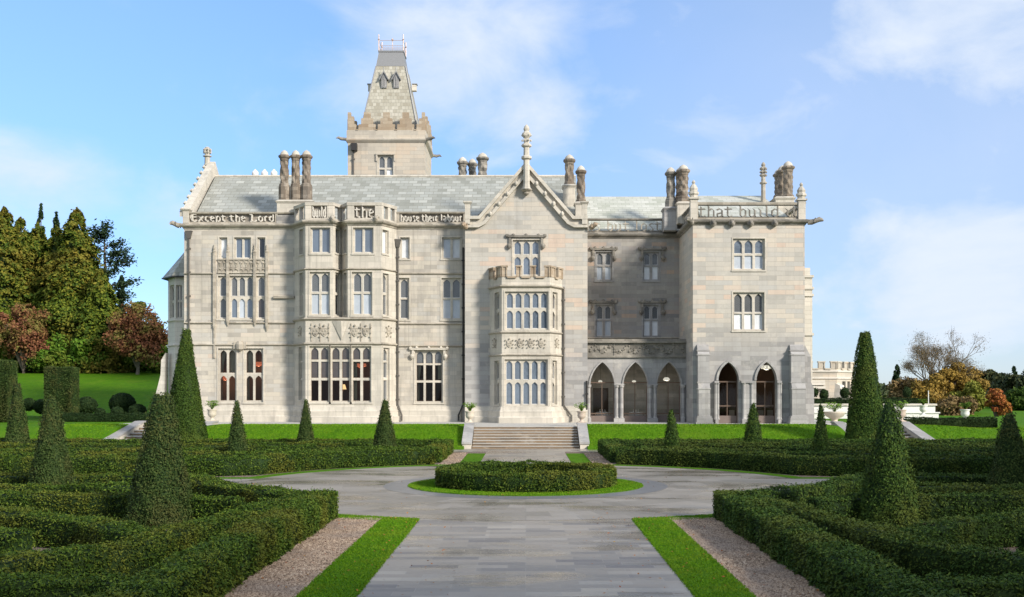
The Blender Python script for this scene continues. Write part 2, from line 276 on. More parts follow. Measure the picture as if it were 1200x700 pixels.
m, t, b = newmat('paving_ring'); o = objco(t); n2 = noise(t, o, 2.5, 5, .65); t.links.new(ramp(t, n2, [(.25, (.13, .13, .135)), (.75, (.21, .205, .20))]), b.inputs['Base Color']); b.inputs['Roughness'].default_value = .35
m, t, b = newmat('terrace_stone'); o = objco(t); n2 = noise(t, o, 1.5, 5, .65); t.links.new(ramp(t, n2, [(.25, (.36, .35, .32)), (.75, (.50, .48, .44))]), b.inputs['Base Color']); b.inputs['Roughness'].default_value = .8

# ------------------------------------------------------------------ mesh helpers
def tag(o, label=None, cat=None, group=None, kind=None):
    if label: o['label'] = label
    if cat: o['category'] = cat
    if group: o['group'] = group
    if kind: o['kind'] = kind
    return o
def link(name, me, parent=None, loc=None):
    o = bpy.data.objects.new(name, me); COL.objects.link(o)
    if loc is not None: o.location = loc
    if parent is not None: o.parent = parent
    return o
def empty(name, loc=(0, 0, 0)):
    o = bpy.data.objects.new(name, None); COL.objects.link(o); o.location = loc; o.empty_display_size = .3; return o

class MB:
    def __init__(s): s.v = []; s.f = []; s.m = []; s.mi = 0; s.sm = []; s.smooth = False
    def add(s, vs, fs):
        b = len(s.v); s.v += [tuple(x) for x in vs]
        for f in fs: s.f.append(tuple(b+i for i in f)); s.m.append(s.mi); s.sm.append(s.smooth)
    def quad(s, *p): s.add(p, [tuple(range(len(p)))])
    def box(s, x0, x1, y0, y1, z0, z1):
        s.add([(x0, y0, z0), (x1, y0, z0), (x1, y1, z0), (x0, y1, z0), (x0, y0, z1), (x1, y0, z1), (x1, y1, z1), (x0, y1, z1)],
              [(0, 3, 2, 1), (4, 5, 6, 7), (0, 1, 5, 4), (1, 2, 6, 5), (2, 3, 7, 6), (3, 0, 4, 7)])
    def frustum(s, cx, cy, z0, z1, ax, ay, bx, by):
        s.add([(cx-ax, cy-ay, z0), (cx+ax, cy-ay, z0), (cx+ax, cy+ay, z0), (cx-ax, cy+ay, z0), (cx-bx, cy-by, z1), (cx+bx, cy-by, z1), (cx+bx, cy+by, z1), (cx-bx, cy+by, z1)],
              [(0, 3, 2, 1), (4, 5, 6, 7), (0, 1, 5, 4), (1, 2, 6, 5), (2, 3, 7, 6), (3, 0, 4, 7)])
    def poly_extrude(s, pts, off):
        """pts: 3-D polygon (convex or simple), off: vector"""
        n = len(pts); q = [tuple(Vector(p)+Vector(off)) for p in pts]
        s.add(list(pts)+q, [tuple(range(n)), tuple(range(2*n-1, n-1, -1))]+[(i, n+i, n+(i+1) % n, (i+1) % n) for i in range(n)])
    def tube(s, pts, rs, n=6):
        pts = [Vector(p) for p in pts]; base = len(s.v); k = len(pts)
        if isinstance(rs, (int, float)): rs = [rs]*k
        for i, p in enumerate(pts):
            d = (pts[min(i+1, k-1)]-pts[max(i-1, 0)]).normalized(); a = d.orthogonal().normalized() if abs(d.z) > .99 else d.cross(Vector((0, 0, 1))).normalized(); b = d.cross(a)
            for j in range(n):
                t = 2*math.pi*j/n; s.v.append(tuple(p+(a*math.cos(t)+b*math.sin(t))*rs[i]))
        for i in range(k-1):
            for j in range(n):
                s.f.append((base+i*n+j, base+i*n+(j+1) % n, base+(i+1)*n+(j+1) % n, base+(i+1)*n+j)); s.m.append(s.mi); s.sm.append(s.smooth)
        s.f.append(tuple(base+j for j in range(n))); s.m.append(s.mi); s.sm.append(False)
        s.f.append(tuple(base+(k-1)*n+j for j in range(n-1, -1, -1))); s.m.append(s.mi); s.sm.append(False)
    def lathe(s, cx, cy, prof, n=12, rot=0):
        base = len(s.v)
        for r, z in prof:
            for j in range(n):
                t = 2*math.pi*j/n+rot; s.v.append((cx+r*math.cos(t), cy+r*math.sin(t), z))
        for i in range(len(prof)-1):
            for j in range(n):
                s.f.append((base+i*n+j, base+i*n+(j+1) % n, base+(i+1)*n+(j+1) % n, base+(i+1)*n+j)); s.m.append(s.mi); s.sm.append(s.smooth)
        k = len(prof)-1
        s.f.append(tuple(base+k*n+j for j in range(n))); s.m.append(s.mi); s.sm.append(False)
    def build(s, name, mats, parent=None, loc=None, world=True):
        me = bpy.data.meshes.new(name); org = Vector((0, 0, 0))
        if parent is not None and world:
            p = parent
            while p is not None: org += p.location; p = p.parent
        elif loc is not None and world: org = Vector(loc)
        vs = [(x-org.x, y-org.y, z-org.z) for x, y, z in s.v]
        me.from_pydata(vs, [], s.f)
        for mm in ([mats] if isinstance(mats, str) else mats): me.materials.append(MATS[mm])
        me.polygons.foreach_set('material_index', s.m); me.polygons.foreach_set('use_smooth', s.sm); me.update()
        return link(name, me, parent, loc if parent is None else None)

def sweep(mb, path, prof, closed=False):
    """sweep a profile [(outward d, z)] (closed loop) along a plan polyline with mitred corners; outward = right of travel"""
    P = [Vector(p) for p in path]; n = len(P); off = []
    for i in range(n):
        def nrm(a, b): d = (b-a).normalized(); return Vector((d.y, -d.x))
        if closed: na, nb = nrm(P[i-1], P[i]), nrm(P[i], P[(i+1) % n])
        else: na = nrm(P[i-1], P[i]) if i else nrm(P[0], P[1]); nb = nrm(P[i], P[i+1]) if i < n-1 else na
        m = (na+nb); m = m/max(.25, m.dot(na)) if m.length > 1e-6 else na
        off.append(m)
    k = len(prof); vs = []
    for i in range(n):
        for d, z in prof: vs.append((P[i].x+off[i].x*d, P[i].y+off[i].y*d, z))
    fs = []
    for i in range(n if closed else n-1):
        a, b = i*k, ((i+1) % n)*k
        for j in range(k): fs.append((a+j, b+j, b+(j+1) % k, a+(j+1) % k))
    if not closed: fs += [tuple(range(k-1, -1, -1)), tuple((n-1)*k+j for j in range(k))]
    mb.add(vs, fs)

# leaf clouds with numpy
def quads_mesh(name, C, Nn, size, mat, parent=None, loc=None, aspect=.55, extra=None):
    """C centres (n,3), Nn facing normals; every leaf is one bent kite of two triangles"""
    n = len(C); Nn = Nn/np.maximum(1e-6, np.linalg.norm(Nn, axis=1))[:, None]
    r = rng.normal(size=(n, 3)); a = np.cross(Nn, r); a /= np.maximum(1e-6, np.linalg.norm(a, axis=1))[:, None]; b = np.cross(Nn, a)
    if np.isscalar(size): size = np.full(n, size)
    s = (size*rng.uniform(.65, 1.35, n))[:, None]
    V = np.empty((n, 4, 3)); V[:, 0] = C-a*s; V[:, 1] = C+b*s*aspect-Nn*s*.15; V[:, 2] = C+a*s; V[:, 3] = C-b*s*aspect+Nn*s*.15
    V = V.reshape(-1, 3); nf = n; idx = np.arange(n*4, dtype=np.int32)
    bv, bf = ([], []) if extra is None else (extra.v, extra.f)
    nb = len(bv)
    allv = np.concatenate([V, np.array(bv).reshape(-1, 3)]) if nb else V
    loops = [idx]; starts = [np.arange(n, dtype=np.int32)*4]; tot = n*4
    if nb:
        l2 = []; st = []
        for f in bf: st.append(tot); l2 += [i+n*4 for i in f]; tot += len(f)
        loops.append(np.array(l2, dtype=np.int32)); starts.append(np.array(st, dtype=np.int32)); nf += len(bf)
    loops = np.concatenate(loops); starts = np.concatenate(starts)
    if loc is not None: allv = allv-np.array(loc)
    me = bpy.data.meshes.new(name); me.vertices.add(len(allv)); me.vertices.foreach_set('co', allv.astype(np.float32).ravel())
    me.loops.add(len(loops)); me.loops.foreach_set('vertex_index', loops); me.polygons.add(nf); me.polygons.foreach_set('loop_start', starts)
    mats = [mat] if isinstance(mat, str) else mat
    for q in mats: me.materials.append(MATS[q])
    mi = np.zeros(nf, dtype=np.int32)
    if len(mats) > 1: mi[n:] = 1
    me.polygons.foreach_set('material_index', mi)
    me.update(calc_edges=True); me.validate()
    return link(name, me, parent, loc if parent is None else None)

# ------------------------------------------------------------------ terrain
T = 1.4
def smooth(a, b, x):
    t = min(1, max(0, (x-a)/(b-a))); return t*t*(3-2*t)
STAIRX = [(-4.15, 4.15), (22.4, 27.9), (-29.0, -23.0)]
def ground_z(x, y):
    if y <= 73.5: return 0.0
    for a, b in STAIRX:
        if a+.02 < x < b-.02 and y < 86: return -.25
    top = T
    if x > 28.5: top = T-.25*smooth(28.5, 34, x)
    f = min(1, (y-73.5)/6.0); f = f*f*(3-2*f)*.5+f*.5
    z = top*f
    if x < -29: z += (4.9*smooth(92, 150, y)+2*smooth(150, 240, y))*smooth(-29, -38, x)
    if y > 105: z -= 1.4*smooth(110, 160, y)*smooth(10, 45, x)
    return z
xs = sorted(set([-3000, -1200, -500, -250, -160, -120] + [i*4.0 for i in range(-24, 25)] + [a+d for ab in STAIRX for a in ab for d in (0, .04, -.04)] + [-29.5, -31, -33, -35, 28.6, 30, 34] + [120, 160, 250, 500, 1200, 3000]))
ys = sorted(set([-60, 0, 40, 73.5, 74, 74.5, 75, 75.5, 76, 76.5, 77, 77.5, 78, 78.5, 79, 79.5, 80, 83, 86, 86.05, 90, 92] + [92+i*4 for i in range(1, 20)] + [180, 220, 300, 500, 900, 1800, 4000]))
mb = MB(); mb.smooth = True; nx = len(xs)
mb.v = [(x, y, ground_z(x, y)) for y in ys for x in xs]
for j in range(len(ys)-1):
    for i in range(nx-1): mb.f.append((j*nx+i, j*nx+i+1, (j+1)*nx+i+1, (j+1)*nx+i)); mb.m.append(0); mb.sm.append(True)
tag(mb.build('lawn_ground', 'grass'), kind='structure')

CY, RP = 46.8, 12.5       # the round court
def sheet(name, pts, z, mat, org=(0, 0, 0)):
    mb = MB(); mb.quad(*[(x, y, z) for x, y in pts]); o = mb.build(name, mat, None, org); return tag(o, kind='structure')
# gravel beds under the parterres
bed = MB()
for x0, x1, y0, y1 in [(-60, 60, -12, 73.4)]: bed.quad((x0, y0, .004), (x1, y0, .004), (x1, y1, .004), (x0, y1, .004))
tag(bed.build('gravel_bed_ground', 'gravel'), kind='structure')
def arc(r, a0, a1, n, cy=CY): return [(r*math.sin(R(a0+(a1-a0)*i/n)), cy+r*math.cos(R(a0+(a1-a0)*i/n))) for i in range(n+1)]
HP = 3.33                 # half width of the near path
sheet('paved_path', [(-HP, -12), (HP, -12), (HP, 35.2), (-HP, 35.2)], .012, 'paving')
sheet('far_path', [(-2.5, 58.4), (2.5, 58.4), (2.5, 71.2), (-2.5, 71.2)], .012, 'paving')
sheet('stair_forecourt', [(-5.2, 71.2), (5.2, 71.2), (5.2, 75.6), (-5.2, 75.6)], .012, 'paving')
sheet('cross_path', [(-60, 43.6), (-11.6, 43.6), (-11.6, 50.0), (-60, 50.0)], .012, 'paving')
sheet('cross_path', [(11.6, 43.6), (60, 43.6), (60, 50.0), (11.6, 50.0)], .012, 'paving')
sheet('round_court', arc(RP, 0, 360, 96)[:-1], .016, 'paving_radial', (0, CY, 0))
sheet('dark_paving_ring', arc(5.95, 0, 360, 72)[:-1], .020, 'paving_ring', (0, CY, 0))
# stair-front gravel line on the far side
sheet('gravel_path', [(-60, 71.9), (-5.2, 71.9), (-5.2, 73.45), (-60, 73.45)], .008, 'terrace_stone')
sheet('gravel_path', [(5.2, 71.9), (60, 71.9), (60, 73.45), (5.2, 73.45)], .008, 'terrace_stone')
# grass verges: raised 3 cm turf strips
def turf(name, pts, z=.03):
    mb = MB(); n = len(pts); P = [(x, y, z) for x, y in pts]; Q = [(x, y, .0) for x, y in pts]
    mb.quad(*P)
    for i in range(n): mb.quad(P[i], Q[i], Q[(i+1) % n], P[(i+1) % n])
    return tag(mb.build(name, 'grass_near'), kind='structure')
def angx(r, x): return math.degrees(math.asin(x/r))
for s in (-1, 1):
    turf('grass_verge', [(s*HP, -12), (s*4.48, -12), (s*4.48, 33.7), (s*HP, 34.75)][::s])
    # band along the near rim of the court
    a0, a1 = 180-s*angx(RP, HP), 180-s*angx(RP, 12.05)
    inner = arc(RP, a0, a1, 14); outer = arc(RP+.95, 180-s*angx(RP+.95, 4.2), 180-s*angx(RP+.95, 12.9), 14)
    turf('grass_verge', (inner+outer[::-1])[::-s], .028)
    turf('grass_verge', [(s*12.9, 43.6), (s*60, 43.6), (s*60, 42.6), (s*12.6, 42.6)][::-s], .026)
    # far rim
    a0, a1 = s*angx(RP, 3.7), s*angx(RP, 12.08)
    inner = arc(RP, a0, a1, 16); outer = arc(RP+.75, s*angx(RP+.75, 3.7), s*angx(RP+.75, 12.8), 16)
    turf('grass_verge', (inner+outer[::-1])[::s], .028)
    turf('grass_verge', [(s*12.0, 50.0), (s*60, 50.0), (s*60, 50.75), (s*12.7, 50.75)][::s], .026)
    turf('grass_verge', [(s*2.5, 58.9), (s*3.6, 58.5), (s*3.6, 69.2), (s*2.5, 69.2)][::s], .027)
turf('round_lawn', arc(4.9, 0, 360, 72)[:-1], .045)

# grass blades on the verges, one stuff object
def scatter_grass():
    C = []
    def rect(x0, x1, y0, y1, dens, z=.03):
        n = int((x1-x0)*(y1-y0)*dens); p = np.empty((n, 3)); p[:, 0] = rng.uniform(x0, x1, n); p[:, 1] = rng.uniform(y0, y1, n); p[:, 2] = z+.018; C.append(p)
    for s in (-1, 1):
        a, b = sorted((s*(HP-.02), s*4.5)); rect(a, b, 16, 34.2, 900); rect(a, b, 34.2, 34.2, 1)
    n = 26000; r = np.sqrt(rng.uniform(3.6**2, 4.93**2, n)); th = rng.uniform(0, 2*math.pi, n); C.append(np.stack([r*np.sin(th), CY+r*np.cos(th), np.full(n, .062)], 1))
    for s in (-1, 1):
        n = 9000; r = rng.uniform(RP-.02, RP+.95, n); th = rng.uniform(math.asin(HP/RP), math.asin(11.9/RP), n); C.append(np.stack([s*r*np.sin(th), CY-r*np.cos(th), np.full(n, .042)], 1))
    for s in (-1, 1):
        n = 5000; C.append(np.stack([s*(HP+rng.normal(0, .022, n)), rng.uniform(17, 34.6, n), rng.uniform(.0, .03, n)], 1)); n = 2500; C.append(np.stack([s*(4.48+rng.normal(0, .03, n)), rng.uniform(17, 34, n), rng.uniform(.0, .03, n)], 1))
    n = 5000; r = 4.9+rng.normal(0, .03, n); th = rng.uniform(0, 6.283, n); C.append(np.stack([r*np.sin(th), CY+r*np.cos(th), rng.uniform(0, .045, n)], 1))
    c = np.concatenate(C); nn = rng.normal(size=c.shape); nn[:, 2] *= .35; nn[:, 2] += .25
    tag(quads_mesh('grass_blades', c, nn, .022, 'grass_blade', aspect=.3), 'short bright green grass growing on the verges and round lawn', 'grass', kind='stuff')
scatter_grass()
def bank_grass():
    n = 70000; x = rng.uniform(-34, 40, n); y = rng.uniform(73.5, 84, n); ok = (np.abs(x) > 4.4) & ~((x > 22) & (x < 28.2)) & ~((x < -22.6) & (x > -29.3)); x, y = x[ok], y[ok]
    z = np.array([ground_z(a, b) for a, b in zip(x, y)])+.01; ok = ~((np.abs(x) < 31) & (y > 83.2)); c = np.stack([x, y, z], 1)[ok]; nn = rng.normal(size=c.shape); nn[:, 2] *= .4; nn[:, 2] += .45
    tag(quads_mesh('bank_grass', c, nn, .055, 'grass_blade', aspect=.35), 'rough tufts of bright grass on the banks below the house', 'grass', kind='stuff')
bank_grass()
def scatter_pebbles():
    V = []; Fc = []; k = 0
    base = np.array([(1, 0, 0), (-1, 0, 0), (0, 1, 0), (0, -1, 0), (0, 0, .7), (0, 0, -.4)]); tris = np.array([(0, 2, 4), (2, 1, 4), (1, 3, 4), (3, 0, 4)])
    P = []
    for s in (-1, 1):
        n = 24000; x = s*rng.uniform(4.5, 5.98, n); y = rng.uniform(17, 34.8, n)**1.0; P.append(np.stack([x, y], 1))
        n = 2500; x = s*rng.uniform(3.65, 4.65, n); y = rng.uniform(59, 70, n); P.append(np.stack([x, y], 1))
    P = np.concatenate(P); n = len(P); sz = rng.uniform(.018, .062, n); ang = rng.uniform(0, 6.28, n)
    b = base[None]*sz[:, None, None]; ca, sa = np.cos(ang)[:, None], np.sin(ang)[:, None]
    st = rng.uniform(.6, 1.2, n)[:, None]
    X = (b[:, :, 0]*ca-b[:, :, 1]*st*sa)+P[:, 0:1]; Y = (b[:, :, 0]*sa+b[:, :, 1]*st*ca)+P[:, 1:2]; Z = b[:, :, 2]+.012
    V = np.stack([X, Y, Z], 2).reshape(-1, 3); Fi = (tris[None]+(np.arange(n)*6)[:, None, None]).reshape(-1, 3)
    me = bpy.data.meshes.new('gravel'); me.vertices.add(len(V)); me.vertices.foreach_set('co', V.astype(np.float32).ravel())
    me.loops.add(Fi.size); me.loops.foreach_set('vertex_index', Fi.astype(np.int32).ravel()); me.polygons.add(len(Fi)); me.polygons.foreach_set('loop_start', (np.arange(len(Fi))*3).astype(np.int32))
    me.materials.append(MATS['pebble']); me.update(calc_edges=True)
    tag(link('gravel', me), 'loose pinkish gravel strewn between the yew hedges and the grass', 'gravel', kind='stuff')
scatter_pebbles()

# ------------------------------------------------------------------ stairs
def staircase(name, x0, x1, y0, run, n, h, top_y, cheeks, label):
    root = empty(name, ((x0+x1)/2, y0, 0)); mb = MB()
    rise = h/n; tr = run/(n-1)
    for i in range(n):
        a = y0+i*tr; b = a+tr if i < n-1 else top_y
        mb.box(x0, x1, a, b, -.2, rise*(i+1)-.034)
    mb.build('riser', 'stone_step', root)
    mb = MB()
    for i in range(n):
        a = y0+i*tr; b = a+tr if i < n-1 else top_y
        mb.box(x0+.01, x1-.01, a-.035, b-.037, rise*(i+1)-.034+.001, rise*(i+1))
    mb.build('tread', 'terrace_stone', root)
    for (cx0, cx1) in cheeks:
        mb = MB(); yb, yt = y0-.35, y0+run+.9
        side = [(yb, -.2), (yb, .32), (yt-.8, h+.12), (yt, h+.12), (yt, -.2)]
        mb.poly_extrude([(cx0+.05, y, z) for y, z in side], (cx1-cx0-.1, 0, 0)); ck = mb.build('cheek_wall', 'stone_plain', root)
        mb = MB(); cap = [(yb-.06, .325), (yb-.06, .46), (yt-.8, h+.26), (yt+.06, h+.26), (yt+.06, h+.125), (yt-.8, h+.125)]
        mb.poly_extrude([(cx0, y, z) for y, z in cap], (cx1-cx0, 0, 0)); mb.build('coping', 'stone_grey', ck)
    tag(root, label, 'steps'); return root
staircase('stone_steps', -3.62, 3.62, 75.0, 3.0, 8, T, 83.3, [(-4.3, -3.62), (3.62, 4.3)], 'broad central flight of brown stone steps climbing from the path to the house')
staircase('stone_steps', 23.1, 27.1, 75.2, 5.4, 8, T, 86.2, [(22.4, 23.1), (27.1, 27.9)], 'stone side steps half hidden by the tall cone yew right of the house')
staircase('stone_steps', -28.3, -23.7, 75.6, 6.6, 8, T, 86.2, [(-29.0, -28.3), (-23.7, -23.0)], 'stone side steps half hidden by the tall cone yew left of the house')
# terrace paving in front of the house
mb = MB(); mb.box(-30.6, 25.0, 83.3, 104, T-.3, T+.006); tag(mb.build('terrace_paving', 'terrace_stone'), kind='structure')

# ------------------------------------------------------------------ the house
def ZP(py, Y): return EYE-(py-VY)*Y/F
def XP(px, Y): return (px-VX)*Y/F
house = empty('manor_house', (0, 92, T))
tag(house, 'large pale limestone country house with gables, carved chimneys and a pointed roof tower', 'mansion')
class Facet:
    def __init__(s, a, b):
        s.a = Vector(a); s.b = Vector(b); s.L = (s.b-s.a).length; s.u = (s.b-s.a)/s.L; s.n = Vector((s.u.y, -s.u.x))
    def p(s, u, z, d=0): q = s.a+s.u*u+s.n*d; return (q.x, q.y, z)
    def U(s, px):
        k = (px-VX)/F; den = s.u.x-k*s.u.y
        return (k*s.a.y-s.a.x)/den
    def Y(s, u): return s.a.y+s.u.y*u
    def rect(s, px0, py0, px1, py1):
        u0, u1 = s.U(px0), s.U(px1); Y = s.Y((u0+u1)/2); return u0, u1, ZP(py1, Y), ZP(py0, Y)
def fbox(mb, f, u0, u1, z0, z1, d0, d1):
    P = [f.p(u0, z0, d1), f.p(u1, z0, d1), f.p(u1, z0, d0), f.p(u0, z0, d0), f.p(u0, z1, d1), f.p(u1, z1, d1), f.p(u1, z1, d0), f.p(u0, z1, d0)]
    mb.add(P, [(0, 3, 2, 1), (4, 5, 6, 7), (0, 1, 5, 4), (1, 2, 6, 5), (2, 3, 7, 6), (3, 0, 4, 7)])
def fwall(mb, f, z0, z1, holes, depth=.4, u0=0, u1=None):
    u1 = f.L if u1 is None else u1
    us = sorted(set([u0, u1]+[h[0] for h in holes]+[h[1] for h in holes])); zs = sorted(set([z0, z1]+[h[2] for h in holes]+[h[3] for h in holes]))
    us = [u for u in us if u0-1e-6 <= u <= u1+1e-6]; zs = [z for z in zs if z0-1e-6 <= z <= z1+1e-6]
    for i in range(len(us)-1):
        for j in range(len(zs)-1):
            cu, cz = (us[i]+us[i+1])/2, (zs[j]+zs[j+1])/2
            if any(h[0] < cu < h[1] and h[2] < cz < h[3] for h in holes): continue
            mb.quad(f.p(us[i], zs[j]), f.p(us[i+1], zs[j]), f.p(us[i+1], zs[j+1]), f.p(us[i], zs[j+1]))
    for h in holes:
        a, b, c, d = h[:4]
        mb.quad(f.p(a, c), f.p(a, c, -depth), f.p(a, d, -depth), f.p(a, d)); mb.quad(f.p(b, c), f.p(b, d), f.p(b, d, -depth), f.p(b, c, -depth))
        mb.quad(f.p(a, d), f.p(a, d, -depth), f.p(b, d, -depth), f.p(b, d)); mb.quad(f.p(a, c), f.p(b, c), f.p(b, c, -depth), f.p(a, c, -depth))
def arch_pts(u0, u1, zs, zt, n=5, point=.5):
    """right spring -> apex -> left spring; four-centred (Tudor) arch"""
    c = (u0+u1)/2; hw = (u1-u0)/2; hh = zt-zs; out = []
    for i in range(n+1):
        t = i/n; x = math.cos(t*math.pi/2); y = math.sin(t*math.pi/2)
        y = y*(1-point)+point*(1-x**1.0)*1.0 if point < 1 else 1-x
        out.append((c+hw*x, zs+hh*min(1, y)))
    left = [(2*c-u, z) for u, z in out[::-1]][1:]
    return out+left
def light_cell(mb, f, cu0, cu1, cz0, cz1, u0, u1, z0, z1, arch, d, th, point=.35):
    """stone cell with one opening"""
    q = lambda a, b: mb.quad(*[f.p(u, z, d) for u, z in (a+b)])
    def Q(*pts): mb.quad(*[f.p(u, z, d) for u, z in pts])
    if arch:
        zs = z1-min((u1-u0)*(.62 if arch is True else arch), (z1-z0)*.6); A = arch_pts(u0, u1, zs, z1, 5, point)
    else: zs = z1; A = [(u1, z1), (u0, z1)]
    Q((cu0, cz0), (cu1, cz0), (cu1, z0), (cu0, z0)); Q((cu0, z0), (u0, z0), (u0, zs), (cu0, zs)); Q((u1, z0), (cu1, z0), (cu1, zs), (u1, zs))
    if cz1 > z1+1e-5 or arch:
        Q((u1, zs), (cu1, zs), (cu1, cz1), (u1, cz1)); Q((cu0, zs), (u0, zs), (u0, cz1), (cu0, cz1))
        for i in range(len(A)-1): Q(A[i], (A[i][0], cz1), (A[i+1][0], cz1), A[i+1])
    O = [(u0, z0), (u1, z0)]+A
    for i in range(len(O)):
        a, b = O[i], O[(i+1) % len(O)]; mb.quad(f.p(*a, d), f.p(*b, d), f.p(*b, d-th), f.p(*a, d-th))
def window(f, px0, px1, rows, n, mats='glass_sky', mull=None, fm=.11, d=-.16, name='window', parent=None, stonem='stone_plain', label=None, surround=True, curtain=None, transom=.16, sill=True):
    """rows: [(py_top, py_bottom, arch, pane material)] from the top down; returns the hole for the wall"""
    parent = parent or house
    u0, u1 = f.U(px0), f.U(px1); Y = f.Y((u0+u1)/2)
    R_ = [(ZP(b, Y), ZP(t_, Y), a, m_) for t_, b, a, m_ in rows]
    mw = mull or .17; lw_ = ((u1-u0)-(n-1)*mw)/n
    if lw_ < .12: mw = .08; lw_ = ((u1-u0)-(n-1)*mw)/n
    zb, zt = R_[-1][0], R_[0][1]; hole = (u0-fm, u1+fm, zb-fm, zt+fm)
    mb = MB()
    for k, (z0, z1, a, m_) in enumerate(R_):
        c1 = zt+fm if k == 0 else (R_[k-1][0]+z1)/2; c0 = zb-fm if k == len(R_)-1 else (z0+R_[k+1][1])/2
        for i in range(n):
            a0 = u0+i*(lw_+mw); a1 = a0+lw_
            light_cell(mb, f, u0-fm if i == 0 else a0-mw/2, u1+fm if i == n-1 else a1+mw/2, c0, c1, a0, a1, z0, z1, a, d, .14)
    if surround:
        w = .10; p0, p1 = .035, -.06
        fbox(mb, f, hole[0]-w, hole[0]-.002, hole[2]-.002, hole[3]+w, p1, p0); fbox(mb, f, hole[1]+.002, hole[1]+w, hole[2]-.002, hole[3]+w, p1, p0)
        fbox(mb, f, hole[0]-.001, hole[1]+.001, hole[3]+.002, hole[3]+w-.003, p1, p0-.003)
    if sill: fbox(mb, f, hole[0]-.12, hole[1]+.12, hole[2]-.12, hole[2]-.004, -.06, .07)
    wo = mb.build(name, stonem, parent)
    if label: wo['label'] = label
    pm = []; mb = MB()
    for k, (z0, z1, a, m_) in enumerate(R_):
        for mm in (m_ if isinstance(m_, list) else [m_]*n):
            if mm not in pm: pm.append(mm)
        for i in range(n):
            mm = m_[i] if isinstance(m_, list) else m_; mb.mi = pm.index(mm)
            a0 = u0+i*(lw_+mw)-.03; a1 = a0+lw_+.06; mb.quad(f.p(a0, z0-.03, d-.11), f.p(a1, z0-.03, d-.11), f.p(a1, z1+.03, d-.11), f.p(a0, z1+.03, d-.11))
    mb.build('pane', pm, wo)
    mb = MB()      # metal casement bars
    for k, (z0, z1, a, m_) in enumerate(R_):
        for i in range(n):
            a0 = u0+i*(lw_+mw); a1 = a0+lw_
            fbox(mb, f, a0-.001, a0+.03, z0, z1-.01, d-.10, d-.075); fbox(mb, f, a1-.03, a1+.001, z0, z1-.01, d-.10, d-.075); fbox(mb, f, a0+.03, a1-.03, z0, z0+.035, d-.10, d-.077)
    mb.build('casement', 'frame_white' if 'clear' not in str(rows[-1][3]) else 'bronze_frame', wo)
    if curtain:
        mb = MB()
        for (c0, c1, cz0, cz1, tie) in curtain:      # fractions of the window
            K = 10; top = [(u0+(u1-u0)*(c0+(c1-c0)*i/K), ) for i in range(K+1)]; W = u1-u0; H = zt-zb
            for i in range(K):
                def pt(i, zf):
                    fr = i/K; 
                    if tie: fr = fr*(1-tie*math.sin(min(1, (1-zf)*1.5)*math.pi/2)) if c0 < .5 else 1-(1-fr)*(1-tie*math.sin(min(1, (1-zf)*1.5)*math.pi/2))
                    return f.p(u0+W*(c0+(c1-c0)*fr), zb+H*(cz0+(cz1-cz0)*zf), d-.30-.05*(i % 2))
                for q in range(6): mb.quad(pt(i, q/6), pt(i+1, q/6), pt(i+1, (q+1)/6), pt(i, (q+1)/6))
        mb.build('curtain', 'curtain_cream', wo)
    return hole
def hood(f, px0, px1, py0, py1, mat='stone_weathered'):
    """square label mould with head stops"""
    u0, u1, z0, z1 = f.rect(px0, py0, px1, py1); mb = MB()
    fbox(mb, f, u0, u1, z1-.16, z1, -.02, .20); fbox(mb, f, u0+.12, u0+.30, z0+.18, z1-.162, -.02, .14); fbox(mb, f, u1-.30, u1-.12, z0+.18, z1-.162, -.02, .14)
    for u in (u0+.14, u1-.14): 
        q = f.p(u, z0+.14, .12); mb.lathe(q[0], q[1], [(.04, q[2]-.24), (.16, q[2]-.1), (.2, q[2]+.02), (.15, q[2]+.16), (.04, q[2]+.22)], 7)
    for k in range(3):
        u = u0+(u1-u0)*(k+.5)/3*1.0; q = f.p(u, z1+.02, .1); mb.lathe(q[0], q[1], [(.1, q[2]-.12), (.14, q[2]), (.05, q[2]+.12)], 6)
    for u in (u0, u1): q = f.p(u, z1-.03, .1); mb.lathe(q[0], q[1], [(.05, q[2]-.16), (.15, q[2]-.05), (.14, q[2]+.08), (.04, q[2]+.14)], 6)
    return mb.build('hood_mould', mat, house)

YM, YB, YG, YR, YK, YBK = 89.0, 87.0, 87.5, 92.0, 84.5, 104.0
P = dict(bl=(-27.4, YBK), al=(-27.4, YM), b0=(-18.55, YM), b1=(XP(358, YB), YB), n0=(XP(390, YB), YB), n1=(XP(400, 88.3), 88.3), n2=(XP(407.5, YB), YB), b2=(XP(447, YB), YB), b3=(XP(464.5, YM), YM),
         g0=(XP(545, YG), YM), g1=(XP(545, YG), YG), g2=(XP(688.5, YG), YG), r0=(XP(688.5, YG), YR), r1=(XP(812, YK), YR), k0=(XP(812, YK), YK), k1=(XP(943, YK), YK), kb=(XP(943, YK), YBK))
def FA(a, b): return Facet(P[a], P[b])
ZC = 16.86; ZCR = 16.52      # underside of the cornice, left and right wings
ZW = 17.0; ZPR = ZCR+.45
GS = 'glass_sky'; GL = 'glass_leaded'; GB = 'glass_blind'; GW = 'glass_white'; GD = 'glass_dark'; GC = 'glass_clear'; GLD = 'glass_leaded_dark'

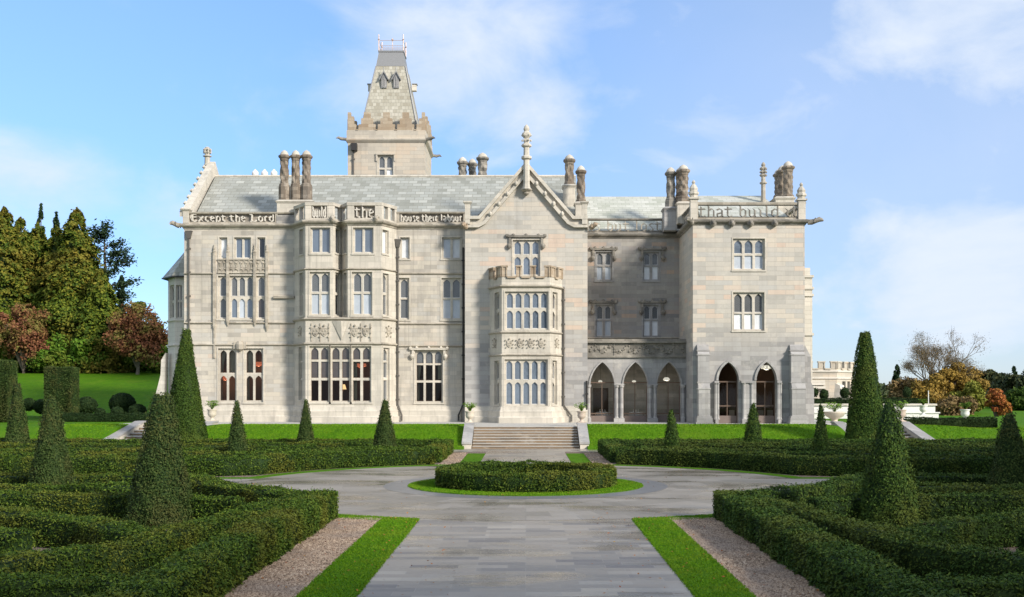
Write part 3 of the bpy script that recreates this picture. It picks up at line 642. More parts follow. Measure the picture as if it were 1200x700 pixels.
# --- main wing, left
f = FA('al', 'b0'); H = []
H.append(window(f, 258.5, 264.8, [(280, 302, 0, GW)], 1)); H.append(window(f, 276, 292.5, [(280, 302, 0, GS)], 2, mull=.14)); H.append(window(f, 303.2, 309.4, [(280, 301.5, 0, GD)], 1))
H.append(window(f, 257, 264.6, [(325, 347, True, GL), (350, 372.5, True, GL)], 1)); H.append(window(f, 270.6, 295.4, [(325, 347, True, GL), (350, 372.5, True, [GS, GB, GS])], 3, mull=.15)); H.append(window(f, 301.8, 309.4, [(325, 347, True, GL), (350, 372.5, True, GLD)], 1))
H.append(window(f, 257.6, 275.2, [(410.5, 437, True, GC), (440.5, 469.5, True, GC)], 2, curtain=[(0, .34, 0, 1, .8), (.5, 1, .5, 1, .0)], fm=.14)); H.append(window(f, 288.2, 306.4, [(410.5, 437, True, GC), (440.5, 469.5, True, GC)], 2, curtain=[(0, .5, 0, 1, .75), (.0, .48, .45, 1, 0)], fm=.14))
mb = MB(); fwall(mb, f, T-.3, ZW, H); mb.build('wall', 'stone_pale', house)
# carved band and pilaster strips of the first-floor window group
mb = MB()
for a, b in [(255.5, 266.5), (268.5, 298), (300, 312)]:
    u0, u1, z0, z1 = f.rect(a, 305, b, 319); fbox(mb, f, u0, u1, z0, z1, -.01, .05); fbox(mb, f, u0-.001, u1+.001, z1, z1+.1, -.01, .13); fbox(mb, f, u0-.002, u1+.002, z0-.1, z0, -.01, .12)
    n = max(2, round((u1-u0)/.42))
    for i in range(n):
        c0 = u0+(u1-u0)*i/n; c1 = u0+(u1-u0)*(i+1)/n; h = z1-z0
        for (sa, sb) in ((0, 1), (1, 0)):
            e = .0015*(i*2+sa); w_ = .05
            mb.quad(f.p(c0, (z0, z1)[sa]+0, .1+e), f.p(c0+w_, (z0, z1)[sa], .1+e), f.p(c1, (z0, z1)[sb], .1+e), f.p(c1-w_, (z0, z1)[sb], .1+e))
        q = f.p((c0+c1)/2, (z0+z1)/2, .1)
        for s2 in (.25, .75):
            q = f.p(c0+(c1-c0)*.5, z0+h*s2, .08); mb.lathe(q[0], q[1], [(.02, q[2]-.08), (.09, q[2]), (.02, q[2]+.08)], 6)
for px in (251.5, 267.2, 298.8, 313):
    u = f.U(px); zt, zb = ZP(296, YM), ZP(382 if px in (251.5, 313) else 376, YM); fbox(mb, f, u-.09, u+.09, zb, zt, -.01, .19); q = f.p(u, zt, .1); mb.lathe(q[0], q[1], [(.13, zt-.02), (.16, zt+.06), (.07, zt+.16), (.1, zt+.28), (.03, zt+.62), (.0, zt+.64)], 6)
    q = f.p(u, zb, .08); mb.lathe(q[0], q[1], [(.02, zb-.45), (.12, zb-.15), (.16, zb), (.16, zb+.002)], 6)
u = f.U(251.5); fbox(mb, f, u-.06, u+.06, ZP(420, YM), ZP(386, YM), -.01, .12)
u = f.U(281.5); q = f.p(u, ZP(408, YM), .1); fbox(mb, f, u-.5, u+.5, ZP(409, YM), ZP(401, YM), -.01, .17); mb.lathe(q[0], q[1], [(.03, q[2]-.3), (.3, q[2]-.1), (.34, q[2]+.3), (.2, q[2]+.55), (0, q[2]+.6)], 8)
mb.build('carved_band', 'stone_carved', house)
mb = MB(); u0, u1, z0, z1 = f.rect(321, 347, 345, 350); fbox(mb, f, u0, u1, z0, z1, -.01, .22); mb.build('ledge', 'stone_carved', house)

# --- double canted bay
Z1 = ZP(374.5, 87.3); Z2 = ZP(403.5, 87.3); ZU = ZP(316, 87.3)
F1, F2, F3, F4, F5, F6 = FA('b0', 'b1'), FA('b1', 'n0'), FA('n0', 'n1'), FA('n1', 'n2'), FA('n2', 'b2'), FA('b2', 'b3')
FG = Facet(P['b1'], P['b2'])
hh = {k: [] for k in 'abcdefg'}
hh['a'].append(window(F1, 351.5, 354.8, [(270, 297, 0, GD)], 1, fm=.08)); hh['a'].append(window(F1, 351.8, 355, [(321, 343, True, GLD), (346, 369, 0, GD)], 1, fm=.08))
hh['b'].append(window(F2, 365.3, 385.5, [(268.5, 295.5, 0, GS)], 2, mull=.16)); hh['b'].append(window(F2, 364.6, 385, [(320.5, 342, True, GL), (344.5, 368, 0, GB)], 2, mull=.16))
hh['c'].append(window(F3, 393.8, 398.2, [(270, 296, 0, 'glass_leaded')], 1, fm=.08, surround=False)); hh['c'].append(window(F3, 393.6, 398.4, [(321, 343, True, GLD), (346, 369, 0, GD)], 1, fm=.08, surround=False))
hh['d'].append(window(F4, 402.8, 405.6, [(270, 296, 0, GD)], 1, fm=.06, surround=False)); hh['d'].append(window(F4, 402.8, 405.6, [(321, 343, True, GLD), (346, 369, 0, GD)], 1, fm=.06, surround=False))
hh['e'].append(window(F5, 415.3, 436, [(268.5, 295.5, 0, GS)], 2, mull=.16)); hh['e'].append(window(F5, 414, 434.6, [(320.5, 342, True, GL), (344.5, 368, 0, GB)], 2, mull=.16))
hh['f'].append(window(F6, 448.5, 454.5, [(271, 296.5, 0, GW)], 1, fm=.08)); hh['f'].append(window(F6, 449, 454.5, [(322, 343, True, GL), (346, 369, 0, GL)], 1, fm=.08))
mb = MB()
for k, ff in zip('abcdef', (F1, F2, F3, F4, F5, F6)): fwall(mb, ff, Z1-.02, ZW, hh[k], .35)
# storey below: plain canted front, with the corbelled wedge under the notch
h1 = [window(F1, 350.7, 354.3, [(408, 423, True, GD), (425, 443, 0, GD), (446, 468, 0, GD)], 1, fm=.08)]
HG = []
cur = [(.0, .45, 0, 1, .75), (.55, 1, .35, 1, .4)]
LD = [GC, GLD, GC]
HG.append(window(FG, 364.2, 384.4, [(407.5, 421.5, True, GLD), (424, 443, 0, GLD), (446, 470, 0, GC)], 2, mull=.2)); HG.append(window(FG, 389, 409, [(407.5, 421.5, True, GLD), (424, 443, 0, GLD), (446, 470, 0, GC)], 2, mull=.2)); HG.append(window(FG, 413.4, 433.4, [(407.5, 421.5, True, GLD), (424, 443, 0, GC), (446, 470, 0, GC)], 2, mull=.2, curtain=[(0, .2, 0, 1, 0)]))
h6 = [window(F6, 449.5, 455.5, [(409, 423, True, GL), (425, 443, 0, GL), (446, 469, 0, 'glass_leaded')], 1, fm=.08)]
fwall(mb, F1, T-.3, Z1-.02, h1, .35); fwall(mb, FG, T-.3, Z1-.02, HG, .35); fwall(mb, F6, T-.3, Z1-.02, h6, .35)
a, b_, c_ = P['n0'], P['n1'], P['n2']; z = Z1-.018
mb.quad((*a, z), (*c_, z), (*b_, z))
mb.build('bay_wall', 'stone_plain', house)
mb = MB()   # carved shields
def shield(mb, f, px, py, s=.5):
    mb = MB()
    u = f.U(px); Y = f.Y(u); z = ZP(py, Y)
    pts = [(-.42, .5), (.42, .5), (.42, 0), (.3, -.35), (0, -.6), (-.3, -.35), (-.42, 0)]
    mb.poly_extrude([f.p(u+x*s, z+y*s, .0) for x, y in pts], tuple(f.n.x*.07 if i == 0 else f.n.y*.07 if i == 1 else 0 for i in range(3)))
    for (x, y, r) in [(-.6, .55, .13), (.6, .55, .13), (-.62, -.1, .12), (.62, -.1, .12), (-.5, -.62, .12), (.5, -.62, .12), (0, .78, .15), (-.18, .15, .12), (.18, .15, .12), (0, -.25, .12)]:
        q = f.p(u+x*s, z+y*s, .07); rr = r*s; mb.lathe(q[0], q[1], [(rr*.3, q[2]-rr), (rr, q[2]), (rr*.3, q[2]+rr)], 6)
    mb.build('carved_shield', 'stone_carved', house)
for px in (370, 380): shield(mb, FG, px, 389, .62)
for px in (416, 429): shield(mb, FG, px, 389, .62)
shield(mb, F6, 455, 389, .6); shield(mb, F1, 352, 389, .5)
for (x0, x1) in ((364.5, 386), (411, 435)):
    u0, u1, z0, z1 = FG.rect(x0, 379, x1, 400)
    for a, b_ in ((u0, u0+.07), (u1-.07, u1), ((u0+u1)/2-.035, (u0+u1)/2+.035)): fbox(mb, FG, a, b_, z0, z1, -.01, .06)
mb.build('panel_strips', 'stone_carved', house)
mb = MB()
base = FG.p(FG.U(400), Z2+.45, .0)    # wedge corbel
zt = Z1-.15; L_, R_c = FG.p(FG.U(389), zt-.0, .03), FG.p(FG.U(408.5), zt, .03); ap = FG.p(FG.U(400.5), ZP(399, 87), .10); mid = FG.p(FG.U(400.5), zt, .30)
mb.add([L_, R_c, ap, mid], [(0, 2, 3), (1, 3, 2), (0, 3, 1)]); mb.build('corbel', 'stone_plain', house)

# --- wall between the bay and the gable
f = FA('b3', 'g0'); H = []
H.append(window(f, 470.6, 478.4, [(280, 302, 0, GW)], 1)); H.append(window(f, 519.5, 538.5, [(280, 302, 0, [GB, GW])], 2, mull=.18))
H.append(window(f, 469, 478, [(327.5, 349, True, GL), (351, 373, 0, GL)], 1)); H.append(window(f, 519, 539, [(327.5, 349, True, GL), (351, 373, 0, GB)], 2, mull=.16))
H.append(window(f, 488, 517.5, [(412, 426, True, GL), (428, 446, 0, GC), (448.5, 470.5, 0, GC)], 3, mull=.17, curtain=[(0, .32, 0, 1, .7), (.68, 1, .45, 1, .5)]))
mb = MB(); fwall(mb, f, T-.3, ZW, H); mb.build('wall', 'stone_pale', house)
hood(f, 481, 524, 408, 420, 'stone_plain')

# --- gable block with oriel
f = FA('g1', 'g2'); H = []
H.append(window(f, 602.6, 631.4, [(283, 298, True, GS), (301, 322, True, GS)], 3, mull=.18))
mb = MB(); zk = 16.9; fwall(mb, f, T-.3, zk, H)
zk0 = ZP(254, YG); xs0, xs1, xap, zap = f.U(561), f.U(673), f.U(617), ZP(192, YG)
cu0, cu1 = 0, f.L
mb.quad(f.p(0, zk), f.p(f.L, zk), f.p(f.L, zk0-.05), f.p(xs1, zk0-.05), f.p(xap, zap), f.p(xs0, zk0-.05), f.p(0, zk0-.05))
fr = FA('g0', 'g1'); fwall(mb, fr, T-.3, zk0-.05, []); fr = FA('g2', 'r0'); fwall(mb, fr, T-.3, zk0-.05, [])
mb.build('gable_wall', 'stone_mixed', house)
hood(f, 594.5, 638.5, 276, 291)
# raking coping: outer roll, sunk band, inner moulding with bosses
mb = MB()
def ux(px): return f.U(px)
outer = [(545, 254.0), (561, 254.0), (616.8, 190.0), (672.6, 254.0), (688.5, 254.0)]
def path3(pts, d): return [f.p(ux(x), ZP(y, YG), d) for x, y in pts]
def band(mb, A, B, d0, d1):
    """A,B: parallel px polylines; a solid strip between them"""
    for i in range(len(A)-1):
        q = [A[i], A[i+1], B[i+1], B[i]]; mb.poly_extrude(path3(q, d1), tuple(-(d1-d0)*x for x in (f.n.x, f.n.y, 0)))
o1 = [(545, 257.6), (562.5, 257.6), (616.8, 195.2), (671, 257.6), (688.5, 257.6)]
band(mb, outer, o1, -.5, .42)
i0 = [(545, 264.0), (560, 264), (566.5, 260), (616.8, 201.5), (667, 260), (673.5, 264), (688.5, 264)]; 
i1 = [(545, 267.2), (561, 267.2), (569, 263), (616.8, 207.0), (664.5, 263), (672.5, 267.2), (688.5, 267.2)]
band(mb, i0, i1, -.02, .34)
b0 = [(545, 257.4), (562, 257.4), (568, 251), (616.8, 195), (665.6, 251), (671.5, 257.4), (688.5, 257.4)]
band(mb, b0, i0, -.02, .14)
for k in range(4):
    for sg in (-1, 1):
        t_ = (k+.6)/4.4; px = 616.8+sg*(6+44*t_); py = 209+52*t_; q = f.p(ux(px), ZP(py, YG), .36)
        mb.lathe(q[0], q[1], [(.04, q[2]-.2), (.13, q[2]-.1), (.15, q[2]+.02), (.1, q[2]+.12), (.03, q[2]+.2)], 7)
mb.build('coping', 'stone_plain', house)
def pinnacle(px, Y, ybase, ytop, w, name='pinnacle', style=0, mat='stone_plain'):
    x, z0, z1 = XP(px, Y), ZP(ybase, Y), ZP(ytop, Y); h = z1-z0; mb = MB()
    if style == 0:    # square post with a flat moulded cap
        mb.box(x-w, x+w, Y-w, Y+w, z0, z1-.22); mb.frustum(x, Y, z1-.218, z1-.1, w+.02, w+.02, w*1.55, w*1.55); mb.box(x-w*1.6, x+w*1.6, Y-w*1.6, Y+w*1.6, z1-.098, z1)
    elif style == 1:  # post with domed cap and knop
        k = z0+h*.52; mb.box(x-w, x+w, Y-w, Y+w, z0, k); mb.box(x-w*1.4, x+w*1.4, Y-w*1.4, Y+w*1.4, k+.001, k+.12)
        mb.lathe(x, Y, [(w*1.1, k+.12), (w*1.15, k+h*.1), (w*1.5, k+h*.13), (w*1.5, k+h*.18), (w*1.1, k+h*.2), (w*1.25, k+h*.27), (w*.7, k+h*.35), (w*.35, k+h*.38), (w*.55, k+h*.42), (w*.3, k+h*.46), (.02, k+h*.48)], 8)
    elif style == 2:  # tall crocketed finial
        mb.lathe(x, Y, [(w*1.25, z0), (w*.95, z0+h*.08), (w*.9, z0+h*.45), (w*1.5, z0+h*.47), (w*1.5, z0+h*.5), (w*.9, z0+h*.52), (w*.85, z0+h*.64), (w*1.35, z0+h*.66), (w*1.3, z0+h*.69), (w*.75, z0+h*.71), (w*.7, z0+h*.78), (w*1.2, z0+h*.82), (w*1.25, z0+h*.86), (w*.7, z0+h*.89), (w*.9, z0+h*.93), (w*.6, z0+h*.97), (.02, z0+h)], 8, .39)
        for k in range(3):
            for j in range(6):
                a = j*math.pi/3; zz = z0+h*(.67+.08*k); mb.lathe(x+math.cos(a)*w*1.15, Y+math.sin(a)*w*1.15, [(.02, zz-.1), (.1, zz), (.02, zz+.12)], 5)
    return mb.build(name, mat, house)
pinnacle(617, 87.05, 222, 146, .29, 'finial', 2)
mb = MB(); x = XP(617, 87.05); z = ZP(222, 87.05); mb.lathe(x, 87.2, [(.03, z-.5), (.22, z-.32), (.2, z-.2), (.42, z-.06), (.44, z+.06), (.3, z+.14)], 8); mb.build('corbel', 'stone_carved', house)
pinnacle(548, 87.3, 263, 236.5, .2); pinnacle(685, 87.3, 263, 236.5, .2)
# oriel / two-storey bay with battlements
o = dict(a=(XP(574, YG), YG), b=(XP(588, 85.6), 85.6), c=(XP(644.5, 85.6), 85.6), d=(XP(658.5, YG), YG))
O1, O2, O3 = Facet(o['a'], o['b']), Facet(o['b'], o['c']), Facet(o['c'], o['d'])
HA, HB, HC = [], [], []
GS2 = 'glass_sky'
HB.append(window(O2, 593.6, 641.2, [(343.5, 361, True, GS), (364, 385, True, GS)], 5, mull=.17, sill=False)); HB.append(window(O2, 593, 640.2, [(423, 445, True, GS), (448, 474, True, GS)], 5, mull=.17))
HA.append(window(O1, 580.4, 584.6, [(344, 362, True, GLD), (365, 385, True, GLD)], 1, fm=.08, sill=False)); HA.append(window(O1, 580.2, 584.4, [(424, 444, True, GLD), (448, 473, True, GD)], 1, fm=.08))
HC.append(window(O3, 647.8, 652.6, [(344, 362, True, GLD), (365, 385, True, GLD)], 1, fm=.08, sill=False)); HC.append(window(O3, 647.6, 652.0, [(424, 444, True, GLD), (448, 473, True, GD)], 1, fm=.08))
zt = ZP(324.5, 85.8); mb = MB()
for ff, h in ((O1, HA), (O2, HB), (O3, HC)): fwall(mb, ff, T-.3, zt, h, .35)
mb.quad((*o['a'], zt-.3), (*o['b'], zt-.3), (*o['c'], zt-.3), (*o['d'], zt-.3)); orl = mb.build('bay_window_wall', 'stone_plain', house)
mb = MB()
for ff, px in ((O2, 597), (O2, 609.5), (O2, 622), (O2, 634.5), (O3, 652), (O1, 580)): shield(mb, ff, px, 403, .48)
def merlons(mb, f, z0, z1, n, gap, t=.3, cap=True, ends=(True, True), d0=None):
    w = (f.L-(n-1)*gap)/n
    for i in range(n):
        a = i*(w+gap); fbox(mb, f, a+.004, a+w-.004, z0, z1, -t, .03)
        if cap: fbox(mb, f, a-.05, a+w+.05, z1+.001+.002*i, z1+.12+.002*i, -t-.05, .12); 
        # raised moulding around each merlon
        fbox(mb, f, a+.0, a+.1, z0, z1-.002, .032, .1); fbox(mb, f, a+w-.1, a+w, z0, z1-.002, .032, .1)
        if i < n-1: fbox(mb, f, a+w+.002, a+w+gap-.002, z0-.11, z0+.03, -t, .13)
zb = ZP(324.5, 85.6); z_t = ZP(313, 85.6)
mb = MB(); merlons(mb, O2, zb, z_t, 4, .68); merlons(mb, O1, zb, z_t-.02, 2, .5, .2); merlons(mb, O3, zb, z_t-.02, 2, .5, .2); mb.build('battlement', 'stone_rust', house)

# --- recessed wing
f = FA('r0', 'r1'); H = []; ZW = ZCR+.05
for (a, b_, lo) in ((699.6, 716, 0), (755, 771, 1)):
    H.append(window(f, a, b_, [(297, 310.5, True, GL), (312.5, 327.5, 0, GB if a < 720 else GW)], 2, mull=.2, stonem='stone_grey')); H.append(window(f, a, b_, [(359, 374, True, GL), (376, 393.5, 0, GB if a < 720 else GW)], 2, mull=.2, stonem='stone_grey'))
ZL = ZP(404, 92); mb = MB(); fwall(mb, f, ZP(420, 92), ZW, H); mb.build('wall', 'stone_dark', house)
for a, b_ in ((692.5, 722), (749.5, 779)): hood(f, a, b_, 291, 305); hood(f, a, b_, 353, 368)
# loggia
YL = 88.2; fl = Facet((P['r0'][0], YL), (P['r1'][0], YL))
def gothic(u0, u1, zs, zt, n=9):
    hw = (u1-u0)/2; c = (u0+u1)/2; hh_ = zt-zs; r = (hh_*hh_+hw*hw)/(2*hw); out = []   # centre on spring line
    for i in range(n+1):
        a = math.asin(min(1, hh_/r))*i/n; out.append((u1-r+r*math.cos(a), zs+r*math.sin(a)))
    return out+[(2*c-u, z) for u, z in out[::-1]][1:]
def arch_wall(mb, f, u0, u1, z0, z1, arches, depth):
    """wall with pointed openings: arches [(a,b,zspring,zapex)] down to z0"""
    us = [u0]+[v for a in arches for v in (a[0], a[1])]+[u1]
    for i in range(0, len(us), 2): mb.quad(f.p(us[i], z0), f.p(us[i+1], z0), f.p(us[i+1], z1), f.p(us[i], z1))
    for a, b_, zs, zt in arches:
        A = gothic(a, b_, zs, zt)
        for i in range(len(A)-1): mb.quad(f.p(*A[i]), f.p(A[i][0], z1), f.p(A[i+1][0], z1), f.p(*A[i+1]))
        O = [(b_, z0)]+A+[(a, z0)]
        for i in range(len(O)-1): mb.quad(f.p(*O[i]), f.p(*O[i+1]), f.p(*O[i+1], -depth), f.p(*O[i], -depth))
def archivolt(mb, f, a, b_, zs, zt, w, d0, d1, z0=None):
    A = gothic(a, b_, zs, zt); B = gothic(a-w, b_+w, zs, zt+w*1.25)
    if z0 is not None: A = [(b_, z0)]+A+[(a, z0)]; B = [(b_+w, z0)]+B+[(a-w, z0)]
    for i in range(len(A)-1): mb.poly_extrude([f.p(*A[i], d1), f.p(*B[i], d1), f.p(*B[i+1], d1), f.p(*A[i+1], d1)], tuple(-(d1-d0)*x for x in (f.n.x, f.n.y, 0)))
def glazed_arch(f, px0, px1, pspr, pap, Y, transoms, mull, kick, label=None, dd=-.55):
    a, b_ = f.U(px0), f.U(px1); zs, zt = ZP(pspr, Y), ZP(pap, Y); c = (a+b_)/2; mb = MB()
    for py in transoms: z = ZP(py, Y); fbox(mb, f, a, b_, z-.05, z+.05, dd-.08, dd+.04)
    for m_ in mull: fbox(mb, f, a+(b_-a)*m_-.03, a+(b_-a)*m_+.03, ZP(kick, Y), ZP(transoms[0], Y)-.051, dd-.07, dd+.03)
    fbox(mb, f, a-.01, a+.07, T, zs, dd-.082, dd+.042); fbox(mb, f, b_-.07, b_+.01, T, zs, dd-.082, dd+.042)
    fr = mb.build('arched_glazing', 'bronze_frame', house)
    mb = MB(); A = gothic(a, b_, zs, zt); mb.quad(f.p(a, T+.02, dd-.03), f.p(b_, T+.02, dd-.03), *[f.p(u, z, dd-.03) for u, z in A]); mb.build('pane', 'glass_clear', fr)
    mb = MB(); fbox(mb, f, a+.07, b_-.07, T, ZP(kick, Y), dd-.075, dd+.035); mb.build('kick_panel', 'kick', fr)
plain('kick', (.17, .13, .11), .6)
AR = [(691.8, 720), (730.6, 759), (770, 798)]
arches = [(fl.U(a), fl.U(b_), ZP(452, YL), ZP(424.5, YL)) for a, b_ in AR]
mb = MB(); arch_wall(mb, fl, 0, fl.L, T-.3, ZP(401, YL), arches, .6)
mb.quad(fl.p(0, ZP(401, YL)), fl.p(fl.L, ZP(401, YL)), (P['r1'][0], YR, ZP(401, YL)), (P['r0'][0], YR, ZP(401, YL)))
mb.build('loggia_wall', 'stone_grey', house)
mb = MB()
for a in arches: archivolt(mb, fl, *a, .12, -.02, .09, None)
for px in (725.3, 764.5):
    u = fl.U(px)
    for du in (-.2, .2): q = fl.p(u+du, 0, .1); mb.lathe(q[0], q[1], [(.2, T), (.2, T+.3), (.14, T+.42), (.125, T+.5), (.125, ZP(455, YL)), (.2, ZP(453.5, YL)), (.22, ZP(451, YL))], 8)
    fbox(mb, fl, u-.42, u+.42, T-.02, T+.32, -.02, .32); fbox(mb, fl, u-.4, u+.4, ZP(451.5, YL), ZP(450, YL), -.02, .3)
for px in (689.8, 800.5):
    u = fl.U(px); q = fl.p(u, 0, .1); mb.lathe(q[0], q[1], [(.2, T), (.2, T+.3), (.13, T+.42), (.13, ZP(455, YL)), (.2, ZP(453.5, YL)), (.22, ZP(451, YL))], 8)
mb.build('column', 'stone_grey', house)
for a, b_ in AR: glazed_arch(fl, a, b_, 452, 424.5, YL, (448.5, 485), (.5,), 487.5)
mb = MB()      # carved panel over the arcade
z0, z1 = ZP(417, YL), ZP(402, YL); fbox(mb, fl, .0, fl.L, z0, z1, .002, .06); fbox(mb, fl, .0, fl.L, z1, z1+.14, -.3, .34); fbox(mb, fl, .0, fl.L, z1+.141, z1+.30, -.3, .22); fbox(mb, fl, .0, fl.L, z0-.15, z0, .002, .2)
for px in (720, 759, 789): u = fl.U(px); fbox(mb, fl, u-.05, u+.05, z0, z1, .061, .11)
for i in range(58):
    u = .2+(fl.L-.4)*(i+.5)/58; h_ = (z1-z0)*(.5+.33*math.sin(i*.62)); q = fl.p(u, z0+h_, .07); r_ = .06+.05*random.random(); mb.lathe(q[0], q[1], [(r_*.3, q[2]-r_), (r_, q[2]), (r_*.3, q[2]+r_)], 6)
    if i % 3 == 0: q = fl.p(u, z0+(z1-z0)*(.3+.4*random.random()), .07); mb.lathe(q[0], q[1], [(.03, q[2]-.12), (.11, q[2]), (.03, q[2]+.12)], 6)
mb.build('carved_band', 'stone_weathered', house)

# --- right-hand block
f = FA('k0', 'k1'); H = []
H.append(window(f, 860.6, 894.6, [(281.5, 297, True, GS), (299.5, 315, 0, GB)], 3, mull=.18)); H.append(window(f, 860.6, 894, [(344.5, 366, True, GL), (368, 386, 0, GW)], 3, mull=.18))
arch2 = [(f.U(841.6), f.U(865.6), ZP(446, YK), ZP(424.5, YK)), (f.U(886.2), f.U(910), ZP(446, YK), ZP(424.5, YK))]
zs = ZP(414, YK); mb = MB(); fwall(mb, f, zs, ZW, H); arch_wall(mb, f, 0, f.L, T-.3, zs, arch2, .6); 
fs_ = FA('r1', 'k0'); fwall(mb, fs_, T-.3, ZW, []); fk = FA('k1', 'kb'); fwall(mb, fk, T-.3, ZW, [])
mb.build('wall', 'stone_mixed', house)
mb = MB()
for a in arch2: archivolt(mb, f, *a, .16, -.02, .14, None)
for px, wd in ((875.8, .46), (839.3, .12), (912.6, .12)):
    u = f.U(px); fbox(mb, f, u-wd, u+wd, T-.02, T+.36, -.02, .42); fbox(mb, f, u-wd+.05, u+wd-.05, T+.361, ZP(449, YK), -.02, .2); fbox(mb, f, u-wd-.05, u+wd+.05, ZP(449, YK)+.001, ZP(446.5, YK), -.02, .3)
    for du in (-.3, .3):
        q = f.p(u+du*wd/.46, 0, .2); mb.lathe(q[0], q[1], [(.17, T+.3), (.12, T+.5), (.12, ZP(451, YK)), (.19, ZP(449, YK))], 8)
mb.build('column', 'stone_grey', house)
for a, b_ in ((841.6, 865.6), (886.2, 910)): glazed_arch(f, a, b_, 446, 424.5, YK, (447.5, 476), (.5,), 487.5)
mb = MB()     # stepped buttresses
def butt(mb, f, px0, px1):
    u0, u1 = f.U(px0), f.U(px1); zt = ZP(404, YK); zm = ZP(416, YK); z2 = ZP(448, YK); z3 = ZP(456, YK)
    def prof(pts, u0, u1): mb.poly_extrude([f.p(u0, z, d) for d, z in pts], tuple((u1-u0)*x for x in (f.u.x, f.u.y, 0)))
    prof([(0, zt), (0, T-.2), (.9, T-.2), (.9, z3), (.62, z2), (.62, zm), (.35, zm+.25), (.35, zm+.35), (.1, zt-.05)], u0, u1)
    for z, d in ((zm, .66), (zm+.33, .4), (z2-.02, .68), (z3+.02, .94)): fbox(mb, f, u0-.06, u1+.06, z-.05, z+.05, -.01, d)
    for i, (z, d) in enumerate(((T+.15, 1.15), (T+.45, 1.05), (T+.6, .98))): fbox(mb, f, u0-.22+.06*i, u1+.22-.06*i, T-.2 if i == 0 else T+.15+.3*(i-1)+.001, z, -.01, d)
butt(mb, f, 816.5, 830); mb.build('buttress', 'stone_grey', house); mb = MB(); butt(mb, f, 925, 941); mb.build('buttress', 'stone_grey', house)
fk2 = Facet(P['k1'], P['kb']); mb = MB()
mb.poly_extrude([fk2.p(.05, T-.2, 0), fk2.p(.05, T-.2, .75), fk2.p(.05, ZP(456, YK), .72), fk2.p(.05, ZP(448, YK), .5), fk2.p(.05, ZP(418, YK), .48), fk2.p(.05, ZP(404, YK), 0)], (0, 1.0, 0)); mb.build('buttress', 'stone_grey', house)
# bay on the far right end, lit by the sun
mb = MB(); x1 = XP(952, 91.5); zt = ZP(324, 91.5)
fe = Facet((P['k1'][0], 91.5), (x1, 91.5)); he = [(fe.L*.30, fe.L*.72, ZP(390, 91.5), ZP(352, 91.5)), (fe.L*.30, fe.L*.72, ZP(425, 91.5), ZP(397, 91.5))]
fwall(mb, fe, T-.3, zt, he, .3); fwall(mb, Facet((x1, 91.5), (x1, 96)), T-.3, zt, []); mb.quad((P['k1'][0], 91.5, zt), (x1, 91.5, zt), (x1, 96, zt), (P['k1'][0], 96, zt))
for z in (zt, ZP(338, 91.5), ZP(392, 91.5), ZP(346, 91.5)): fbox(mb, fe, .0, fe.L+.1, z-.1, z+.1, -.3, .12)
for k in range(2): fbox(mb, fe, fe.L*(.15+.5*k), fe.L*(.42+.5*k), zt+.1, zt+.7, -.3, .05)
mb.build('end_bay_wall', 'stone_bleached', house)
mb = MB()
for a in he: mb.quad(fe.p(a[0], a[2], -.25), fe.p(a[1], a[2], -.25), fe.p(a[1], a[3], -.25), fe.p(a[0], a[3], -.25))
mb.build('pane', 'glass_leaded', house)

# --- end wall left, rear, flat roof
mb = MB(); fL = FA('bl', 'al'); fwall(mb, fL, T-.3, ZW+.0, [])
mb.quad((-27.4, YM, ZW), (-27.4, YM, 17.8), (-27.4, 97, 23.2), (-27.4, YBK, 17.8), (-27.4, YBK, ZW))
fb = Facet(P['kb'], P['bl']); fwall(mb, fb, T-.3, ZW, []); mb.build('end_wall', 'stone_bleached', house)
# left side bay with lean-to roof and flared buttress
mb = MB(); zc = ZP(325, 91.5); q0, q1, q2, q3 = (-27.4, 90.4), (XP(205, 90.4), 90.4), (XP(197, 92.2), 92.2), (-29.7, 96)
fa, fb2, fc = Facet(q3, q2), Facet(q2, q1), Facet(q1, q0)
# travel left->right so the outward side is the viewer's
hb = [window(fb2, 199.2, 203.8, [(335, 352, True, GLD), (354, 372, True, GLD)], 2, mull=.08, fm=.05, surround=False, sill=False)]
hc = [window(fc, 207.2, 212.4, [(335, 352, True, GLD), (354, 372, True, GLD)], 2, mull=.1, fm=.06, surround=False, sill=False)]
fwall(mb, fa, T-.3, zc, []); fwall(mb, fb2, T-.3, zc, hb, .3); fwall(mb, fc, T-.3, zc, hc, .3)
mb.poly_extrude([(-29.75, 91.0, T-.2), (-30.6, 91.0, T-.2), (-30.35, 91.0, T+2.2), (-29.95, 91.0, T+3.8), (-29.9, 91.0, T+5.0), (-29.55, 91.0, T+5.6)], (0, .8, 0))
path = [q3, q2, q1, q0]
for z in (ZP(376, 91), ZP(405, 91)): sweep(mb, path, [(0, z-.1), (.12, z-.03), (.12, z+.06), (0, z+.12)])
mb.build('side_bay_wall', 'stone_bleached', house)
mb = MB(); zt = ZP(287, 90.4); e = [(-30.1, 96.4), (-30.1, 91.9), (-28.7, 90.0), (-27.38, 90.0)]; zc2 = zc-.02
top = (-27.39, 90.6); top2 = (-27.39, 96.0)
mb.quad((*e[0], zc2), (*e[1], zc2), (*top, zt), (*top2, zt)); mb.quad((*e[1], zc2), (*e[2], zc2), (*top, zt)); mb.quad((*e[2], zc2), (*e[3], zc2), (*top, zt))
mb.build('side_bay_roof', 'slate', house)
mb = MB(); sweep(mb, e, [(-.2, zc2-.14), (.06, zc2-.1), (.06, zc2-.01), (-.2, zc2-.01)]); mb.build('gutter', 'iron', house)

